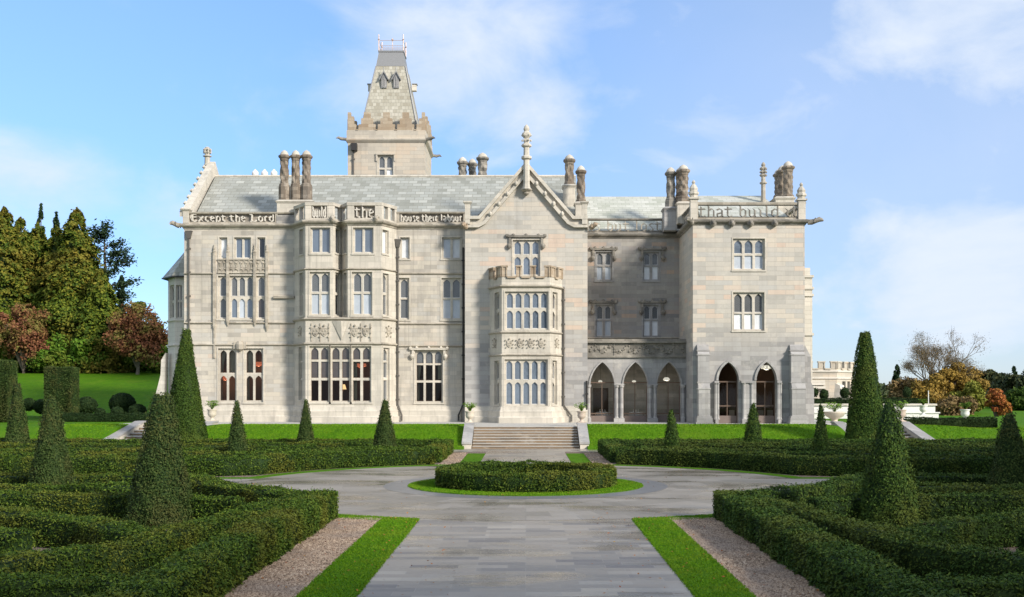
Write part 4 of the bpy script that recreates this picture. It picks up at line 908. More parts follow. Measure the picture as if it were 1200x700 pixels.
# --- string courses, plinth, cornice
PF = [P[k] for k in ('al', 'b0', 'b1', 'n0', 'n1', 'n2', 'b2', 'b3', 'g0')]
PLn = [P[k] for k in ('al', 'b0', 'b1', 'b2', 'b3', 'g0')]
GR = [o['a'], o['b'], o['c'], o['d']]
mb = MB()
def course(path, z, h=.16, d=.14):
    mb = MB(); sweep(mb, path, [(-.02, z-h*.6), (d*.55, z-h*.25), (d, z), (d, z+h*.3), (-.02, z+h*.75)]); mb.build('string_course', 'stone_carved', house)
z = ZP(321, YM); course([P['al'], (XP(250, YM), YM)], z); course([(XP(314, YM), YM), P['b0']], z+.0); course([P['b3'], P['g0']], z)
course([P['b0'], P['b1'], P['n0'], P['n1'], P['n2'], P['b2'], P['b3']], ZU, .15)
course([P['al'], (XP(250, YM), YM)], ZP(379, YM)); course([(XP(267, YM), YM), P['b0']], ZP(379, YM)-.002); course(PLn[1:5], Z1, .2, .18); course(PLn[1:5], Z2, .2, .18); course([P['b3'], P['g0']], ZP(380, YM))
course([P['al'], P['b0']], ZP(404.5, YM)); course([P['b3'], P['g0']], ZP(406, YM))
course(GR, ZP(336, 85.7), .2, .2); course(GR, ZP(390, 85.7), .16, .14); course(GR, ZP(416.5, 85.7), .16, .14)
course([P['r0'], P['r1']], ZP(396.5, YR), .14, .12)
mb = MB()
base_path = [P['al'], P['b0'], P['b1'], P['b2'], P['b3'], P['g0'], P['g1'], o['a'], o['b'], o['c'], o['d'], P['g2'], (P['g2'][0], YL)]
def plinth(path, g=0): 
    sweep(mb, path, [(-.02, T-.2), (.36, T-.2), (.36, T+.42), (.24, T+.52), (.24, T+.92), (.16, T+1.0), (.12, T+1.22), (.0, T+1.3), (-.02, T+1.3)])
plinth([P['al'], P['b0'], P['b1'], P['b2'], P['b3'], (P['g0'][0]-.4, YM)]); plinth([P['g1'], o['a'], o['b'], o['c'], o['d'], P['g2']]); 
plinth([(-27.4, 96), P['al']])
mb.build('plinth', 'stone_plain', house)
# cornice + parapet rails
def cornice(path, zc):
    global mbc
    sweep(mbc, path, [(-.3, zc), (.06, zc), (.10, zc+.10), (.28, zc+.19), (.34, zc+.29), (.34, zc+.36), (.10, zc+.45), (-.3, zc+.45)])
ZP0 = ZC+.45; ZP1 = ZP(248.5, YM); HB_ = ZP1-ZP0
mbc = MB(); cornice([(-27.4, YBK), P['al'], P['b0'], P['b1'], P['n0'], P['n1'], P['n2'], P['b2'], P['b3'], P['g0']], ZC); mbc.build('cornice', 'stone_carved', house)
mbc = MB(); cornice([P['r0'], P['r1'], P['k0'], P['k1'], P['kb']], ZCR); mbc.build('cornice', 'stone_weathered', house)
ROOF = MB()
ROOF.quad((-27.4, YM, ZC+.3), (P['g1'][0], YM, ZC+.3), (P['g1'][0], YBK, ZC+.3), (-27.4, YBK, ZC+.3)); ROOF.quad((P['b0'][0], YM, ZC+.29), (P['b1'][0], YB, ZC+.29), (P['b2'][0], YB, ZC+.29), (P['b3'][0], YM, ZC+.29))
ROOF.quad((P['g1'][0], YG+.1, ZC+.28), (P['r0'][0], YG+.1, ZC+.28), (P['r0'][0], YBK, ZC+.28), (P['g1'][0], YBK, ZC+.28)); ROOF.quad((P['r0'][0], YR, ZC+.3), (P['r1'][0], YR, ZC+.3), (P['r1'][0], YBK, ZC+.3), (P['r0'][0], YBK, ZC+.3)); ROOF.quad((P['k0'][0], YK, ZC+.3), (P['k1'][0], YK, ZC+.3), (P['kb'][0], YBK, ZC+.3), (P['k0'][0], YBK, ZC+.3))
ROOF.build('roof_gutter', 'lead', house)

# --- black-letter parapet inscription: strokes of a broad pen
GL_ = {'i': [[(0, .56), (.09, .5), (.09, .1), (.2, .02)]], 'c': [[(.3, .5), (.2, .58), (.06, .46), (.06, .14), (.18, .02), (.32, .1)]], 'e': [[(.06, .3), (.3, .38), (.3, .5), (.18, .58), (.06, .46), (.06, .14), (.18, .02), (.32, .1)]],
 'n': [[(0, .56), (.08, .5), (.08, .08), (.14, .02)], [(.1, .46), (.24, .58), (.34, .48), (.34, .1), (.44, .02)]], 'u': [[(0, .56), (.08, .5), (.08, .12), (.2, .02), (.34, .14)], [(.26, .56), (.34, .5), (.34, .1), (.44, .02)]],
 'x': [[(0, .56), (.1, .5), (.28, .1), (.38, .02)], [(.36, .56), (.2, .34), (0, .02)]], 'p': [[(0, .6), (.08, .5), (.08, -.2)], [(.1, .46), (.24, .58), (.36, .44), (.36, .16), (.22, .02), (.1, .1)]],
 't': [[(.1, .78), (.1, .12), (.22, .02), (.3, .1)], [(-.04, .54), (.3, .56)]], 'h': [[(.02, .95), (.1, .85), (.1, .02)], [(.1, .46), (.26, .58), (.36, .46), (.36, .06), (.28, -.14)]], 'o': [[(.2, .58), (.05, .44), (.05, .14), (.18, .02), (.34, .14), (.34, .46), (.2, .58)]],
 'r': [[(0, .56), (.08, .5), (.08, .08), (.16, .02)], [(.1, .46), (.22, .58), (.32, .5)]], 'd': [[(.24, .98), (.33, .9), (.33, .1), (.42, .02)], [(.32, .46), (.2, .57), (.05, .44), (.05, .14), (.18, .02), (.32, .12)]], 'b': [[(.0, .95), (.08, .85), (.08, .12), (.2, .02), (.34, .14), (.34, .46), (.22, .56), (.1, .46)]],
 'l': [[(.02, .95), (.1, .86), (.1, .12), (.22, .02)]], 's': [[(.3, .54), (.18, .58), (.06, .46), (.28, .2), (.26, .08), (.12, .02), (0, .1)]], 'a': [[(.04, .5), (.18, .58), (.3, .48), (.3, .1), (.4, .02)], [(.3, .32), (.06, .24), (.06, .08), (.16, .02), (.3, .12)]],
 'm': [[(0, .56), (.08, .5), (.08, .08), (.14, .02)], [(.1, .46), (.22, .58), (.32, .48), (.32, .06)], [(.32, .46), (.46, .58), (.56, .48), (.56, .1), (.66, .02)]],
 'E': [[(.5, .86), (.34, .92), (.1, .76), (.06, .4), (.16, .1), (.36, .02), (.54, .14)], [(.2, .8), (.2, .14)], [(.2, .48), (.5, .52)]], 'L': [[(.0, .84), (.16, .95), (.18, .84), (.14, .10)], [(.04, .02), (.2, .08), (.42, .02), (.54, .2)]]}
GWD = {'i': .24, 'c': .36, 'e': .36, 'n': .48, 'u': .48, 'x': .42, 'p': .42, 't': .32, 'h': .42, 'o': .4, 'r': .34, 'd': .4, 'b': .4, 'l': .26, 's': .36, 'a': .42, 'm': .7, 'E': .62, 'L': .58, ' ': .22}
def lettering(f, text, u0, u1, z0, z1, d, parent, mat='stone_plain', nib=.05, name='lettering'):
    W = sum(GWD[c]+.06 for c in text)-.06; sx = (u1-u0)/W; sz = (z1-z0); x = u0; mb = MB(); k = 0
    zz_ = lambda v: v*1.25 if v < .6 else .75+(v-.6)*.7
    for c in text+' ':
        if c == ' ':
            if mb.v: o_ = mb.build(name, mat, parent); mb = MB()
            x += .28*sx; continue
        for st in GL_.get(c, []):
            for a, b_ in zip(st, st[1:]):
                pa, pb = (x+a[0]*sx, z0+zz_(a[1])*sz), (x+b_[0]*sx, z0+zz_(b_[1])*sz); nx_, nz_ = nib*.95, nib*.75; e = (k % 7)*.004; k += 1
                cr = (pb[0]-pa[0])*nz_*-1-(pb[1]-pa[1])*nx_
                q = [(pa[0]-nx_, pa[1]+nz_), (pa[0]+nx_, pa[1]-nz_), (pb[0]+nx_, pb[1]-nz_), (pb[0]-nx_, pb[1]+nz_)]
                ext = .025; L = math.hypot(pb[0]-pa[0], pb[1]-pa[1])
                mb.poly_extrude([f.p(u, z, d+e) for u, z in q], tuple(-(.16+2*e)*v for v in (f.n.x, f.n.y, 0)))
        x += (GWD[c]+.06)*sx
def parapet(paths, facets, z0, z1, mat='stone_carved', lmat='stone_bleached', rail=.17, posts=True, top=None, backed='shade_back'):
    mb = MB(); zt = z1
    for p in paths:
        sweep(mb, p, [(-.26, z0), (.02, z0), (.02, z0+.12), (-.26, z0+.12)]); sweep(mb, p, [(-.32, zt-rail), (.06, zt-rail+.03), (.10, zt-.04), (.0, zt), (-.3, zt)])
    for f, txt, pst in facets:
        for u, w in pst: fbox(mb, f, u-w, u+w, z0+.11, zt-rail+.02, -.24, .03)
    pr = mb.build('parapet', mat, house)
    for f, txt, pst in facets:
        if txt:
            a = pst[0][0]+pst[0][1]+.08 if pst and pst[0][0] < .5 else .1; b_ = pst[-1][0]-pst[-1][1]-.08 if pst and pst[-1][0] > f.L-.8 else f.L-.1
            lettering(f, txt, a, b_, z0+.14, zt-rail+.0, -.01, pr, lmat)
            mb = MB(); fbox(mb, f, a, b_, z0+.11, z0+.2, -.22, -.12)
            if backed: fbox(mb, f, a-.07, b_+.07, z0+.201, zt-rail+.01, -.3, -.24)  # added slab behind openwork letters, shade put into its colour
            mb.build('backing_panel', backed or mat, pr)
    return pr
fl1 = FA('al', 'b0'); fr1 = FA('b3', 'g0')
fl1b = Facet(P['al'], (XP(324.5, YM), YM))
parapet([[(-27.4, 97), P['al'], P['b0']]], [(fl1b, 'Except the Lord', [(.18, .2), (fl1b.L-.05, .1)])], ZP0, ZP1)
fw = Facet((XP(324, YM), YM), P['b0']); mb = MB(); fbox(mb, fw, 0, fw.L, ZP0+.01, ZP1-.25, -.3, .06); mb.build('parapet_pier', 'stone_dark', house)
zb1 = ZP(238, YB+.4); zb0 = ZP0
p_ = [P['b0'], P['b1'], P['n0'], P['n1'], P['n2'], P['b2'], P['b3']]
parapet([p_], [(F1, None, [(.12, .14), (F1.L-.12, .14), (F1.L/2, .09)]), (F2, 'build', [(.22, .24), (F2.L-.22, .24)]), (F3, None, [(.14, .14), (F3.L-.1, .1)]), (F4, None, [(.1, .1), (F4.L-.14, .14)]), (F5, 'the', [(.24, .26), (F5.L-.24, .26)]), (F6, None, [(.14, .16), (F6.L/2, .18), (F6.L-.14, .16)])], zb0, zb1, 'stone_plain', rail=.3)
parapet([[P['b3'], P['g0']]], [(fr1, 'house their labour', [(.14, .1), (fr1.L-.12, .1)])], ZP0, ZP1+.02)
fr2 = Facet(P['r0'], P['r1']); fr3 = Facet(P['r0'], (XP(779, YR), YR))
zr1 = ZP(255, YR); parapet([[P['r0'], P['r1'], P['k0']]], [(fr3, 'is but lost', [(.2, .14), (fr3.L-.1, .12)]), (FA('r1', 'k0'), None, [(1+i*.9, .1) for i in range(7)])], ZPR, ZP(256, YR), 'stone_weathered', 'stone_carved', backed=None)
fk1 = FA('k0', 'k1'); zk1 = ZP(237, YK)
parapet([[P['k0'], P['k1'], P['kb']]], [(fk1, 'that build it', [(.2, .2), (fk1.L-.2, .2)]), (FA('k1', 'kb'), None, [(1+i*1.1, .12) for i in range(12)])], ZPR, zk1, 'stone_carved', 'stone_weathered', rail=.24, backed=None)
pinnacle(812.8, 84.6, 259, 211, .27, 'pinnacle', 1); pinnacle(939, 84.6, 259, 214, .27, 'pinnacle', 1); pinnacle(218.6, 89.1, 262, 245, .24, 'pinnacle', 0)
pinnacle(894.5, 90, 238, 190, .2, 'finial', 2, 'stone_carved')
# gargoyles
def gargoyle(pos, dirx, diry, L=1.0, mat='stone_weathered'):
    mb = MB(); mb.smooth = True; p = Vector(pos); d = Vector((dirx, diry, 0)).normalized()
    mb.tube([p, p+d*L*.3+Vector((0, 0, .02)), p+d*L*.6+Vector((0, 0, .1)), p+d*L*.8+Vector((0, 0, .2)), p+d*L+Vector((0, 0, .16)), p+d*L*1.12+Vector((0, 0, .08))], [.2, .22, .17, .2, .15, .05], 7)
    s = d.cross(Vector((0, 0, 1)))
    for sg in (-1, 1): q = p+d*L*.45+s*.16*sg; mb.tube([q, q+Vector((0, 0, .3))+d*.08+s*.1*sg], [.09, .03], 5); q = p+d*L*.85+s*.1*sg; mb.tube([q+Vector((0, 0, .2)), q+Vector((0, 0, .38))], [.05, .02], 5)
    mb.build('gargoyle', mat, house)
gargoyle((P['k1'][0]+.2, YK-.1, ZCR+.2), 1, -.15, 1.05); gargoyle((P['k0'][0]-.1, YK-.2, ZCR+.15), -.6, -1, .9); gargoyle((-27.6, YM-.1, ZC+.25), -1, -.3, .8, 'stone_carved')
gargoyle((P['g1'][0]+.1, YG-.2, ZC-.1), -.5, -1, .5, 'stone_rust'); gargoyle((P['g2'][0]+.2, YG-.1, ZC-.1), 1, -.8, .6, 'stone_rust')
for px in (839, 861, 883, 911): gargoyle((XP(px-4, YK), YK-.1, ZCR+.0), 0, -1, .3)
for px in (389, 440): gargoyle((XP(px, YB), YB-.1, ZC+.35), .3, -1, .4, 'stone_carved')

# --- roofs
def roof_prism(name, pts, mat): mb = MB(); [mb.quad(*q) for q in pts]; return mb.build(name, mat, house)
x0, x1 = -27.15, P['g2'][0]; YRg = 97.0; zR = ZP(207.3, YRg)
roof_prism('main_roof', [[(x0, YM+.7, ZC+.3), (x1-.5, YM+.7, ZC+.3), (x1-.5, YRg, zR), (x0, YRg, zR)], [(x0, YBK, ZC+.3), (x0, YRg, zR), (x1-.5, YRg, zR), (x1-.5, YBK, ZC+.3)], [(x1-.5, YM+.7, ZC+.3), (x1-.5, YBK, ZC+.3), (x1-.5, YRg, zR)]], 'slate')
mb = MB(); mb.tube([(x0, YRg, zR+.04), (x1-.5, YRg, zR+.04)], .12, 6); mb.build('ridge', 'stone_plain', house)
zR2 = ZP(230.5, 98.5)
roof_prism('recess_roof', [[(P['r0'][0]-.6, YR+.8, ZC+.3), (P['r1'][0]+1.0, YR+.8, ZC+.3), (P['r1'][0]+1.0, 98.5, zR2), (P['r0'][0]-.6, 98.5, zR2)], [(P['r0'][0]-.6, YBK, ZC+.3), (P['r0'][0]-.6, 98.5, zR2), (P['r1'][0]+1, 98.5, zR2), (P['r1'][0]+1, YBK, ZC+.3)]], 'slate_pale')
zg = ZP(193.5, YG)-.25
roof_prism('gable_roof', [[(P['g1'][0]+.4, YG+.3, ZC+.35), (0.05, YG+.3, zg), (.05, YRg, zg), (P['g1'][0]+.4, YRg, ZC+.35)], [(0.05, YG+.3, zg), (P['g2'][0]-.4, YG+.3, ZC+.35), (P['g2'][0]-.4, YRg+1, ZC+.35), (.05, YRg+1, zg)]], 'slate')
xa, xb = P['k0'][0]+.8, P['k1'][0]-.8; zf = ZP(229.5, 92); xm = XP(893, 92)
roof_prism('block_roof', [[(xa, YK+1, ZC+.3), (xb, YK+1, ZC+.3), (xm, 92, zf), (xa+.3, 92, zf)], [(xb, YK+1, ZC+.3), (xb, YBK, ZC+.3), (xm, 96, zf), (xm, 92, zf)], [(xa, YK+1, ZC+.3), (xa+.3, 92, zf), (xa+.3, 96, zf), (xa, YBK, ZC+.3)], [(xa+.3, 92, zf), (xm, 92, zf), (xm, 96, zf), (xa+.3, 96, zf)]], 'slate_pale')
# left gable coping seen edge-on with finial
mb = MB(); za, zb_ = ZP(248, YM+.2), ZP(193, YRg)
mb.poly_extrude([(-27.75, YM-.05, za-.45), (-27.75, YM-.05, za), (-27.75, YM+.8, za+.35), (-27.75, YRg, zb_+.25), (-27.75, YRg, zb_-1.0)], (.62, 0, 0))
mb.poly_extrude([(-27.75, YBK, za-.45), (-27.75, YBK, za), (-27.75, YRg+.001, zb_+.25), (-27.75, YRg+.001, zb_-1.0)], (.62, 0, 0))
for k in range(8): t_ = k/8; mb.lathe(-27.85, YM+.9+(YRg-YM-.9)*t_, [(.05, za+.1+(zb_-za)*t_), (.2, za+.25+(zb_-za)*t_), (.05, za+.45+(zb_-za)*t_)], 6)
mb.build('coping', 'stone_plain', house)
pinnacle(243, YRg, 194, 172, .26, 'finial', 2, 'stone_plain')

# --- chimneys
def flue(mb, x, y, r, z0, z1, kind=0, dome=True):
    """carved flue: base drum, twisted or diapered shaft, moulded cap, domed cowl"""
    n, k = 20, 26; h = z1-z0; cap = .5; dm = .42 if dome else .05
    base = len(mb.v); zs = z1-cap-dm
    mb.lathe(x, y, [(r*1.35, z0), (r*1.35, z0+.14), (r*1.1, z0+.26)], 8, .39)
    base = len(mb.v)
    for i in range(k+1):
        for j in range(n):
            t_ = 2*math.pi*j/n; zz = z0+.24+(zs-z0-.24)*i/k
            a = t_*4+zz*(5.5 if kind != 2 else 7); b_ = t_*4-zz*5.5
            if kind == 0: g = .17*math.cos(a)
            elif kind == 1: g = .18*(max(math.cos(a), math.cos(b_)))-.05
            else: g = .17*math.cos(t_*5)*math.cos(zz*8)
            rr = r*(1+g); mb.v.append((x+rr*math.cos(t_), y+rr*math.sin(t_), zz))
    for i in range(k):
        for j in range(n): mb.f.append((base+i*n+j, base+i*n+(j+1) % n, base+(i+1)*n+(j+1) % n, base+(i+1)*n+j)); mb.m.append(mb.mi); mb.sm.append(False)
    mb.lathe(x, y, [(r*.98, zs-.02), (r*1.15, zs+.1), (r*1.12, zs+.18), (r*1.5, zs+.3), (r*1.55, zs+.42), (r*1.3, zs+cap)], 8, .39)
def chimney(flues, stack, label=None, mat='stone_plain', kinds=(0, 1, 2), cm='stone_flue', domes=True):
    """stack: (px0, px1, ytop, ybottom, Y, depth) ; flues: (px, halfwidth px, ytop, ybase, Y)"""
    px0, px1, yt, yb, Y, dp = stack; mb = MB(); xa, xb = XP(px0, Y), XP(px1, Y); zt, zb = ZP(yt, Y), ZP(yb, Y)
    mb.box(xa, xb, Y, Y+dp, zb, zt); mb.frustum((xa+xb)/2, Y+dp/2, zt-.16, zt-.002, (xb-xa)/2+.02, dp/2+.02, (xb-xa)/2+.12, dp/2+.12); mb.frustum((xa+xb)/2, Y+dp/2, zt, zt+.14, (xb-xa)/2+.12, dp/2+.12, (xb-xa)/2-.1, dp/2-.1)
    c = mb.build('chimney_stack', mat, house)
    if label: c['label'] = label
    for i, (px, hw, ft, fb_, Yf) in enumerate(flues):
        x = XP(px, Yf); z0, z1 = ZP(fb_, Yf), ZP(ft, Yf); r = hw*Yf/F; pb = MB()
        sh = z0+(.0 if fb_ >= yt else 0)
        pb.lathe(x, Yf, [(r*1.45, zt), (r*1.45, max(zt+.01, z0)), (r*1.2, max(zt+.02, z0+.1))], 8, .39)
        flue(pb, x, Yf, r, z0, z1, kinds[i % len(kinds)]); fo = pb.build('flue', cm, c)
        if domes: cp = MB(); cp.smooth = True; cp.lathe(x, Yf, [(r*1.1, z1-.44), (r*1.05, z1-.30), (r*.75, z1-.15), (r*.3, z1-.04), (.02, z1)], 10); cp.build('cowl', 'stone_plain', c)
chimney([(333.2, 4.6, 176, 219, 90.1), (346.5, 4.4, 176, 219, 90.1), (359.2, 4.8, 176, 219, 90.1)], (324.5, 366.5, 236, 263, 89.3, 1.6))
chimney([(542, 4.6, 184, 214, 100), (553.5, 4.2, 186, 214, 100.6), (565.5, 5.2, 179, 214, 99)], (534, 574, 212, 226, 98.7, 2.4), None, 'stone_plain', (2, 2, 1), 'stone_weathered')
chimney([(667.3, 5.0, 181, 217, 93.2)], (660.5, 674, 217.5, 262, 92.5, 1.5), None, 'stone_plain', (1,), 'stone_flue')
chimney([(680.8, 4.6, 194, 237, 91)], (674.5, 688, 238, 262, 90.4, 1.3), None, 'stone_plain', (0,), 'stone_flue')
chimney([(786, 4.8, 196, 236, 91.2)], (778.6, 793.6, 244, 270, 90.6, 1.5), None, 'stone_grey', (1,), 'stone_weathered')
chimney([(800.8, 5.4, 193, 234, 90.6), (797.5, 5.2, 196, 234, 92.2)], (794, 808.6, 238, 262, 89.9, 3.0), None, 'stone_plain', (2, 2), 'stone_flue')
chimney([(923.5, 5.2, 189, 232, 90), (917, 5.0, 194, 232, 92.5), (912.8, 4.8, 198, 232, 94.5)], (909, 931, 232, 258, 89.4, 6), None, 'stone_plain', (2, 1, 2), 'stone_flue')
mb = MB(); mb.smooth = True
for px in (299, 310, 321): x = XP(px, 98.2); z = ZP(207, 98.2); mb.lathe(x, 98.2, [(.27, z-.3), (.27, z+.1), (.31, z+.2), (.3, z+.35), (.18, z+.5), (.1, z+.52), (.1, z+.6), (.02, z+.65)], 10)
mb.build('chimney_cowls', 'white_paint', house)

# --- tower
YT, YT2 = 103.0, 110.0; xt0, xt1 = XP(407.5, YT), XP(498, YT); tw = empty('roof_tower', ((xt0+xt1)/2, (YT+YT2)/2, 12)); tw.parent = house; tw.location = ((xt0+xt1)/2, (YT+YT2)/2-92, 12-T)
tw_l = 'square limestone tower with stepped battlements and a steep slate roof'; tw['label'] = tw_l
zt0, ztc = 12.0, ZP(165, YT); ft = Facet((xt0, YT), (xt1, YT)); ftR = Facet((xt1, YT), (xt1, YT2)); ftL = Facet((xt0, YT2), (xt0, YT)); ftB = Facet((xt1, YT2), (xt0, YT2))
H = [window(ft, 444, 459.5, [(183.5, 196.5, True, GL), (198.5, 212, 0, [GL, GW])], 2, mull=.18, parent=tw)]
mb = MB(); fwall(mb, ft, zt0, ztc, H); [fwall(mb, q, zt0, ztc, []) for q in (ftR, ftL, ftB)]
ring = [(xt0, YT), (xt1, YT), (xt1, YT2), (xt0, YT2)]
mb.build('tower_wall', 'stone_tower', tw)
mb = MB(); z = ztc; sweep(mb, ring, [(-.3, z-.2), (.03, z-.2), (.22, z), (.26, z+.12), (.12, z+.24), (-.3, z+.24)], True); zq = ZP(153, YT); sweep(mb, ring, [(-.35, z+.24), (.10, z+.24), (.10, zq), (-.35, zq)], True)
for q in (ft,): u0, u1, a, b_ = q.rect(440.5, 180, 463.5, 189); fbox(mb, q, u0, u1, b_-.14, b_, -.02, .16); fbox(mb, q, u0, u0+.14, a, b_-.142, -.02, .13); fbox(mb, q, u1-.14, u1, a, b_-.142, -.02, .13)
mb.build('parapet_wall', 'stone_tower', tw)
mb = MB()
ztop = ZP(132, YT)
for q in (ft, ftR, ftL, ftB):
    n = 3; pitch = q.L/(n+1); step = (ztop-zq)/3.0
    for i in range(-0, n+2):
        c = i*pitch
        for k, hw in enumerate((.78, .54, .30)):
            a, b_ = max(0 if q in (ft, ftB) else .33, c-hw), min(q.L if q in (ft, ftB) else q.L-.33, c+hw)
            if b_ > a: fbox(mb, q, a, b_, zq+step*k+.001, zq+step*(k+1), -.32, .10-.002*i)
        a, b_ = c+.78, c+pitch-.78
        if i <= n: fbox(mb, q, a+.001, b_-.001, zq, zq+.07, -.36, .16)
mb.build('battlement', 'stone_rust', tw)
for (xx, yy) in ((xt0-.1, YT-.1), (xt1+.1, YT-.1), (xt1+.1, YT2+.1)):
    m2 = MB(); m2.smooth = True; d = Vector((1 if xx > (xt0+xt1)/2 else -1, -.5 if yy < 106 else .6, 0)).normalized(); p = Vector((xx, yy, ztc+.1)); m2.tube([p, p+d*.5, p+d*.8+Vector((0, 0, .1)), p+d*1.0], [.15, .16, .12, .04], 6); m2.build('gargoyle', 'stone_weathered', tw)
cx, cy = (xt0+xt1)/2+.15, (YT+YT2)/2; Ys = 105.2
zb0, zb1, zb2 = zq-.3, ZP(78, Ys), ZP(60.5, Ys); ha, hb_, hc_ = 2.75, XP(475, Ys)-XP(459.5, Ys)+.12, 1.16
mb = MB(); mb.frustum(cx, cy, zb0, zb1, ha, ha, hb_*1.0, hb_*1.0); tr_ = mb.build('tower_roof', 'slate_small', tw)
mb = MB(); mb.frustum(cx, cy, zb1+.002, zb2, hb_+.02, hb_+.02, hc_, hc_); mb.box(cx-hc_-.06, cx+hc_+.06, cy-hc_-.06, cy+hc_+.06, zb2, zb2+.14)
for sx in (-1, 1):
    for sy in (-1, 1): mb.tube([(cx+sx*(ha+.02), cy+sy*(ha+.02), zb0), (cx+sx*(hb_+.02), cy+sy*(hb_+.02), zb1)], .07, 5)
mb.build('lead_flat', 'lead', tw)
mb = MB()       # small louvred gablets
for sx in (-1, 1):
    zz = ZP(104, Ys); fr_ = (zz-zb0)/(zb1-zb0); yy = cy-(ha+(hb_-ha)*fr_)
    x = cx+sx*.58; mb.poly_extrude([(x-.26, yy-.14, zz-.1), (x+.26, yy-.14, zz-.1), (x+.26, yy-.14, zz+.75), (x, yy-.14, zz+1.35), (x-.26, yy-.14, zz+.75)], (0, .6, 0))
    for s2 in (-1, 1): mb.poly_extrude([(x, yy-.26, zz+1.52), (x+s2*.46, yy-.26, zz+.7), (x+s2*.40, yy-.26, zz+.62), (x, yy-.26, zz+1.36)], (0, .8, 0))
    mb.tube([(x, yy-.2, zz+1.4), (x, yy-.2, zz+1.85)], .04, 5)
    zz2 = ZP(98, Ys); xx = cx+sx*(ha+(hb_-ha)*fr_+.1); mb.mi = 1; mb.box(min(xx, xx+sx*.42), max(xx, xx+sx*.42), cy-.25, cy+.25, zz2-.4, zz2+.2); mb.mi = 0
    mb.box(min(xx-.0, xx+sx*.5), max(xx, xx+sx*.5), cy-.32, cy+.32, zz2+.202, zz2+.27)
mb.build('roof_gablet', ['lead', 'stone_bleached'], tr_)
mb = MB()
for sx in (-1, 1):
    x = cx+sx*.54+.0; zz = ZP(104, Ys); fr_ = (zz-zb0)/(zb1-zb0); yy = cy-(ha+(hb_-ha)*fr_)
    for q in (-.58+.0, ): mb.box(cx+sx*.58-.035, cx+sx*.58+.035, yy-.2, yy-.141, zz-.1, zz+1.0)
    for s2 in (-1, 1): mb.box(cx+sx*.58+s2*.16-.06, cx+sx*.58+s2*.16+.06, yy-.17, yy-.142, zz, zz+.7)
mb.build('louvre', 'stone_grey', tr_)
mb = MB(); zr = zb2+.14; ztp = ZP(50, Ys)
cs = [(cx-hc_, cy-hc_), (cx+hc_, cy-hc_), (cx+hc_, cy+hc_), (cx-hc_, cy+hc_)]
for i in range(4):
    a, b_ = cs[i], cs[(i+1) % 4]; mb.tube([(*a, zr-.02), (*a, ZP(40, Ys))], .045, 5); mb.lathe(a[0], a[1], [(.02, ZP(46, Ys)-.1), (.11, ZP(46, Ys)), (.02, ZP(46, Ys)+.1)], 6)
    for hz_ in (.12, .45, .95): mb.tube([(*a, zr+hz_), (*b_, zr+hz_)], .022, 4)
    for k in range(1, 8): x, y = a[0]+(b_[0]-a[0])*k/8, a[1]+(b_[1]-a[1])*k/8; mb.tube([(x, y, zr), (x, y, zr+.45)], .012, 4)
mb.tube([(cx, cy, zr), (cx, cy, ZP(40, Ys))], .03, 5); mb.lathe(cx, cy, [(.02, ZP(42, Ys)-.15), (.14, ZP(42, Ys)), (.02, ZP(42, Ys)+.15)], 6)
mb.build('railing', 'iron_pink', tw)
def downpipe(px, Y, y0, y1, mat='iron_grey', hop=True, kick=0, parent=None, r=.07, path=None):
    mb = MB(); x, z0, z1 = XP(px, Y), ZP(y0, Y), ZP(y1, Y)
    if hop: mb.frustum(x, Y-.12, z0-.55, z0, .12, .1, .24, .17); mb.box(x-.27, x+.27, Y-.3, Y+.0, z0+.001, z0+.08)
    pts = [(x, Y-.12, z0-.3), (x, Y-.12, z1+1.3), (x+kick, Y-.45, z1+.45), (x+kick, Y-.48, z1)] if kick else [(x, Y-.12, z0-.3), (x, Y-.12, z1)]
    mb.tube(pts, r, 6); z = z0-1.4
    while z > z1+1.4: mb.box(x-r*1.7, x+r*1.7, Y-.2, Y-.01, z, z+.12); z -= 1.9
    mb.build('downpipe', mat, parent or house)
downpipe(222, YM, 272, 486, 'iron_grey'); downpipe(466.5, YM, 282, 493, 'iron_grey', True, .35); downpipe(542.8, YM, 286, 493, 'iron', False, -.35); downpipe(660.5, YG, 332, 494, 'iron_grey', False, .6); downpipe(687.5, YG, 442, 492, 'iron', False); downpipe(414.5, YT, 170, 215, 'iron_grey', True, 0, tw)
mb = MB(); x = XP(415, YT-.4); z = ZP(172, YT-.4); mb.box(x-.26, x+.26, YT-.55, YT-.02, z-.35, z+.3); mb.build('rainwater_head', 'iron', tw)

# --- rooms behind the clear glass
mb = MB()
mb.box(-27.0, -5.2, YM+3.2, YM+3.4, T, 9); mb.quad((-27, YM+.7, T+.02), (-5.2, YM+.7, T+.02), (-5.2, YM+3.2, T+.02), (-27, YM+3.2, T+.02)); mb.quad((-27, YM+.45, 8), (-5.2, YM+.45, 8), (-5.2, YM+3.2, 8), (-27, YM+3.2, 8))
mb.box(P['k0'][0]+.2, P['k1'][0]-.2, YK+5, YK+5.2, T, 8.5); mb.quad((P['k0'][0]+.2, YK+.6, 8), (P['k1'][0]-.2, YK+.6, 8), (P['k1'][0]-.2, YK+5, 8), (P['k0'][0]+.2, YK+5, 8))
mb.build('interior_wall', 'room_wall', house)
mb = MB(); fi = Facet(P['r0'], P['r1']); z8 = ZP(420, 92)
di = (fi.U(695), fi.U(713), T, ZP(455, YR)); fwall(mb, fi, T-.3, z8+.3, [di], .3); mb.quad((fi.a.x, YL+.6, z8+.2), (fi.b.x, YL+.6, z8+.2), (fi.b.x, YR, z8+.2), (fi.a.x, YR, z8+.2)); mb.quad((fi.a.x, YL, T+.008), (fi.b.x, YL, T+.008), (fi.b.x, YR, T+.008), (fi.a.x, YR, T+.008)); mb.build('interior_wall', 'stone_dark', house)
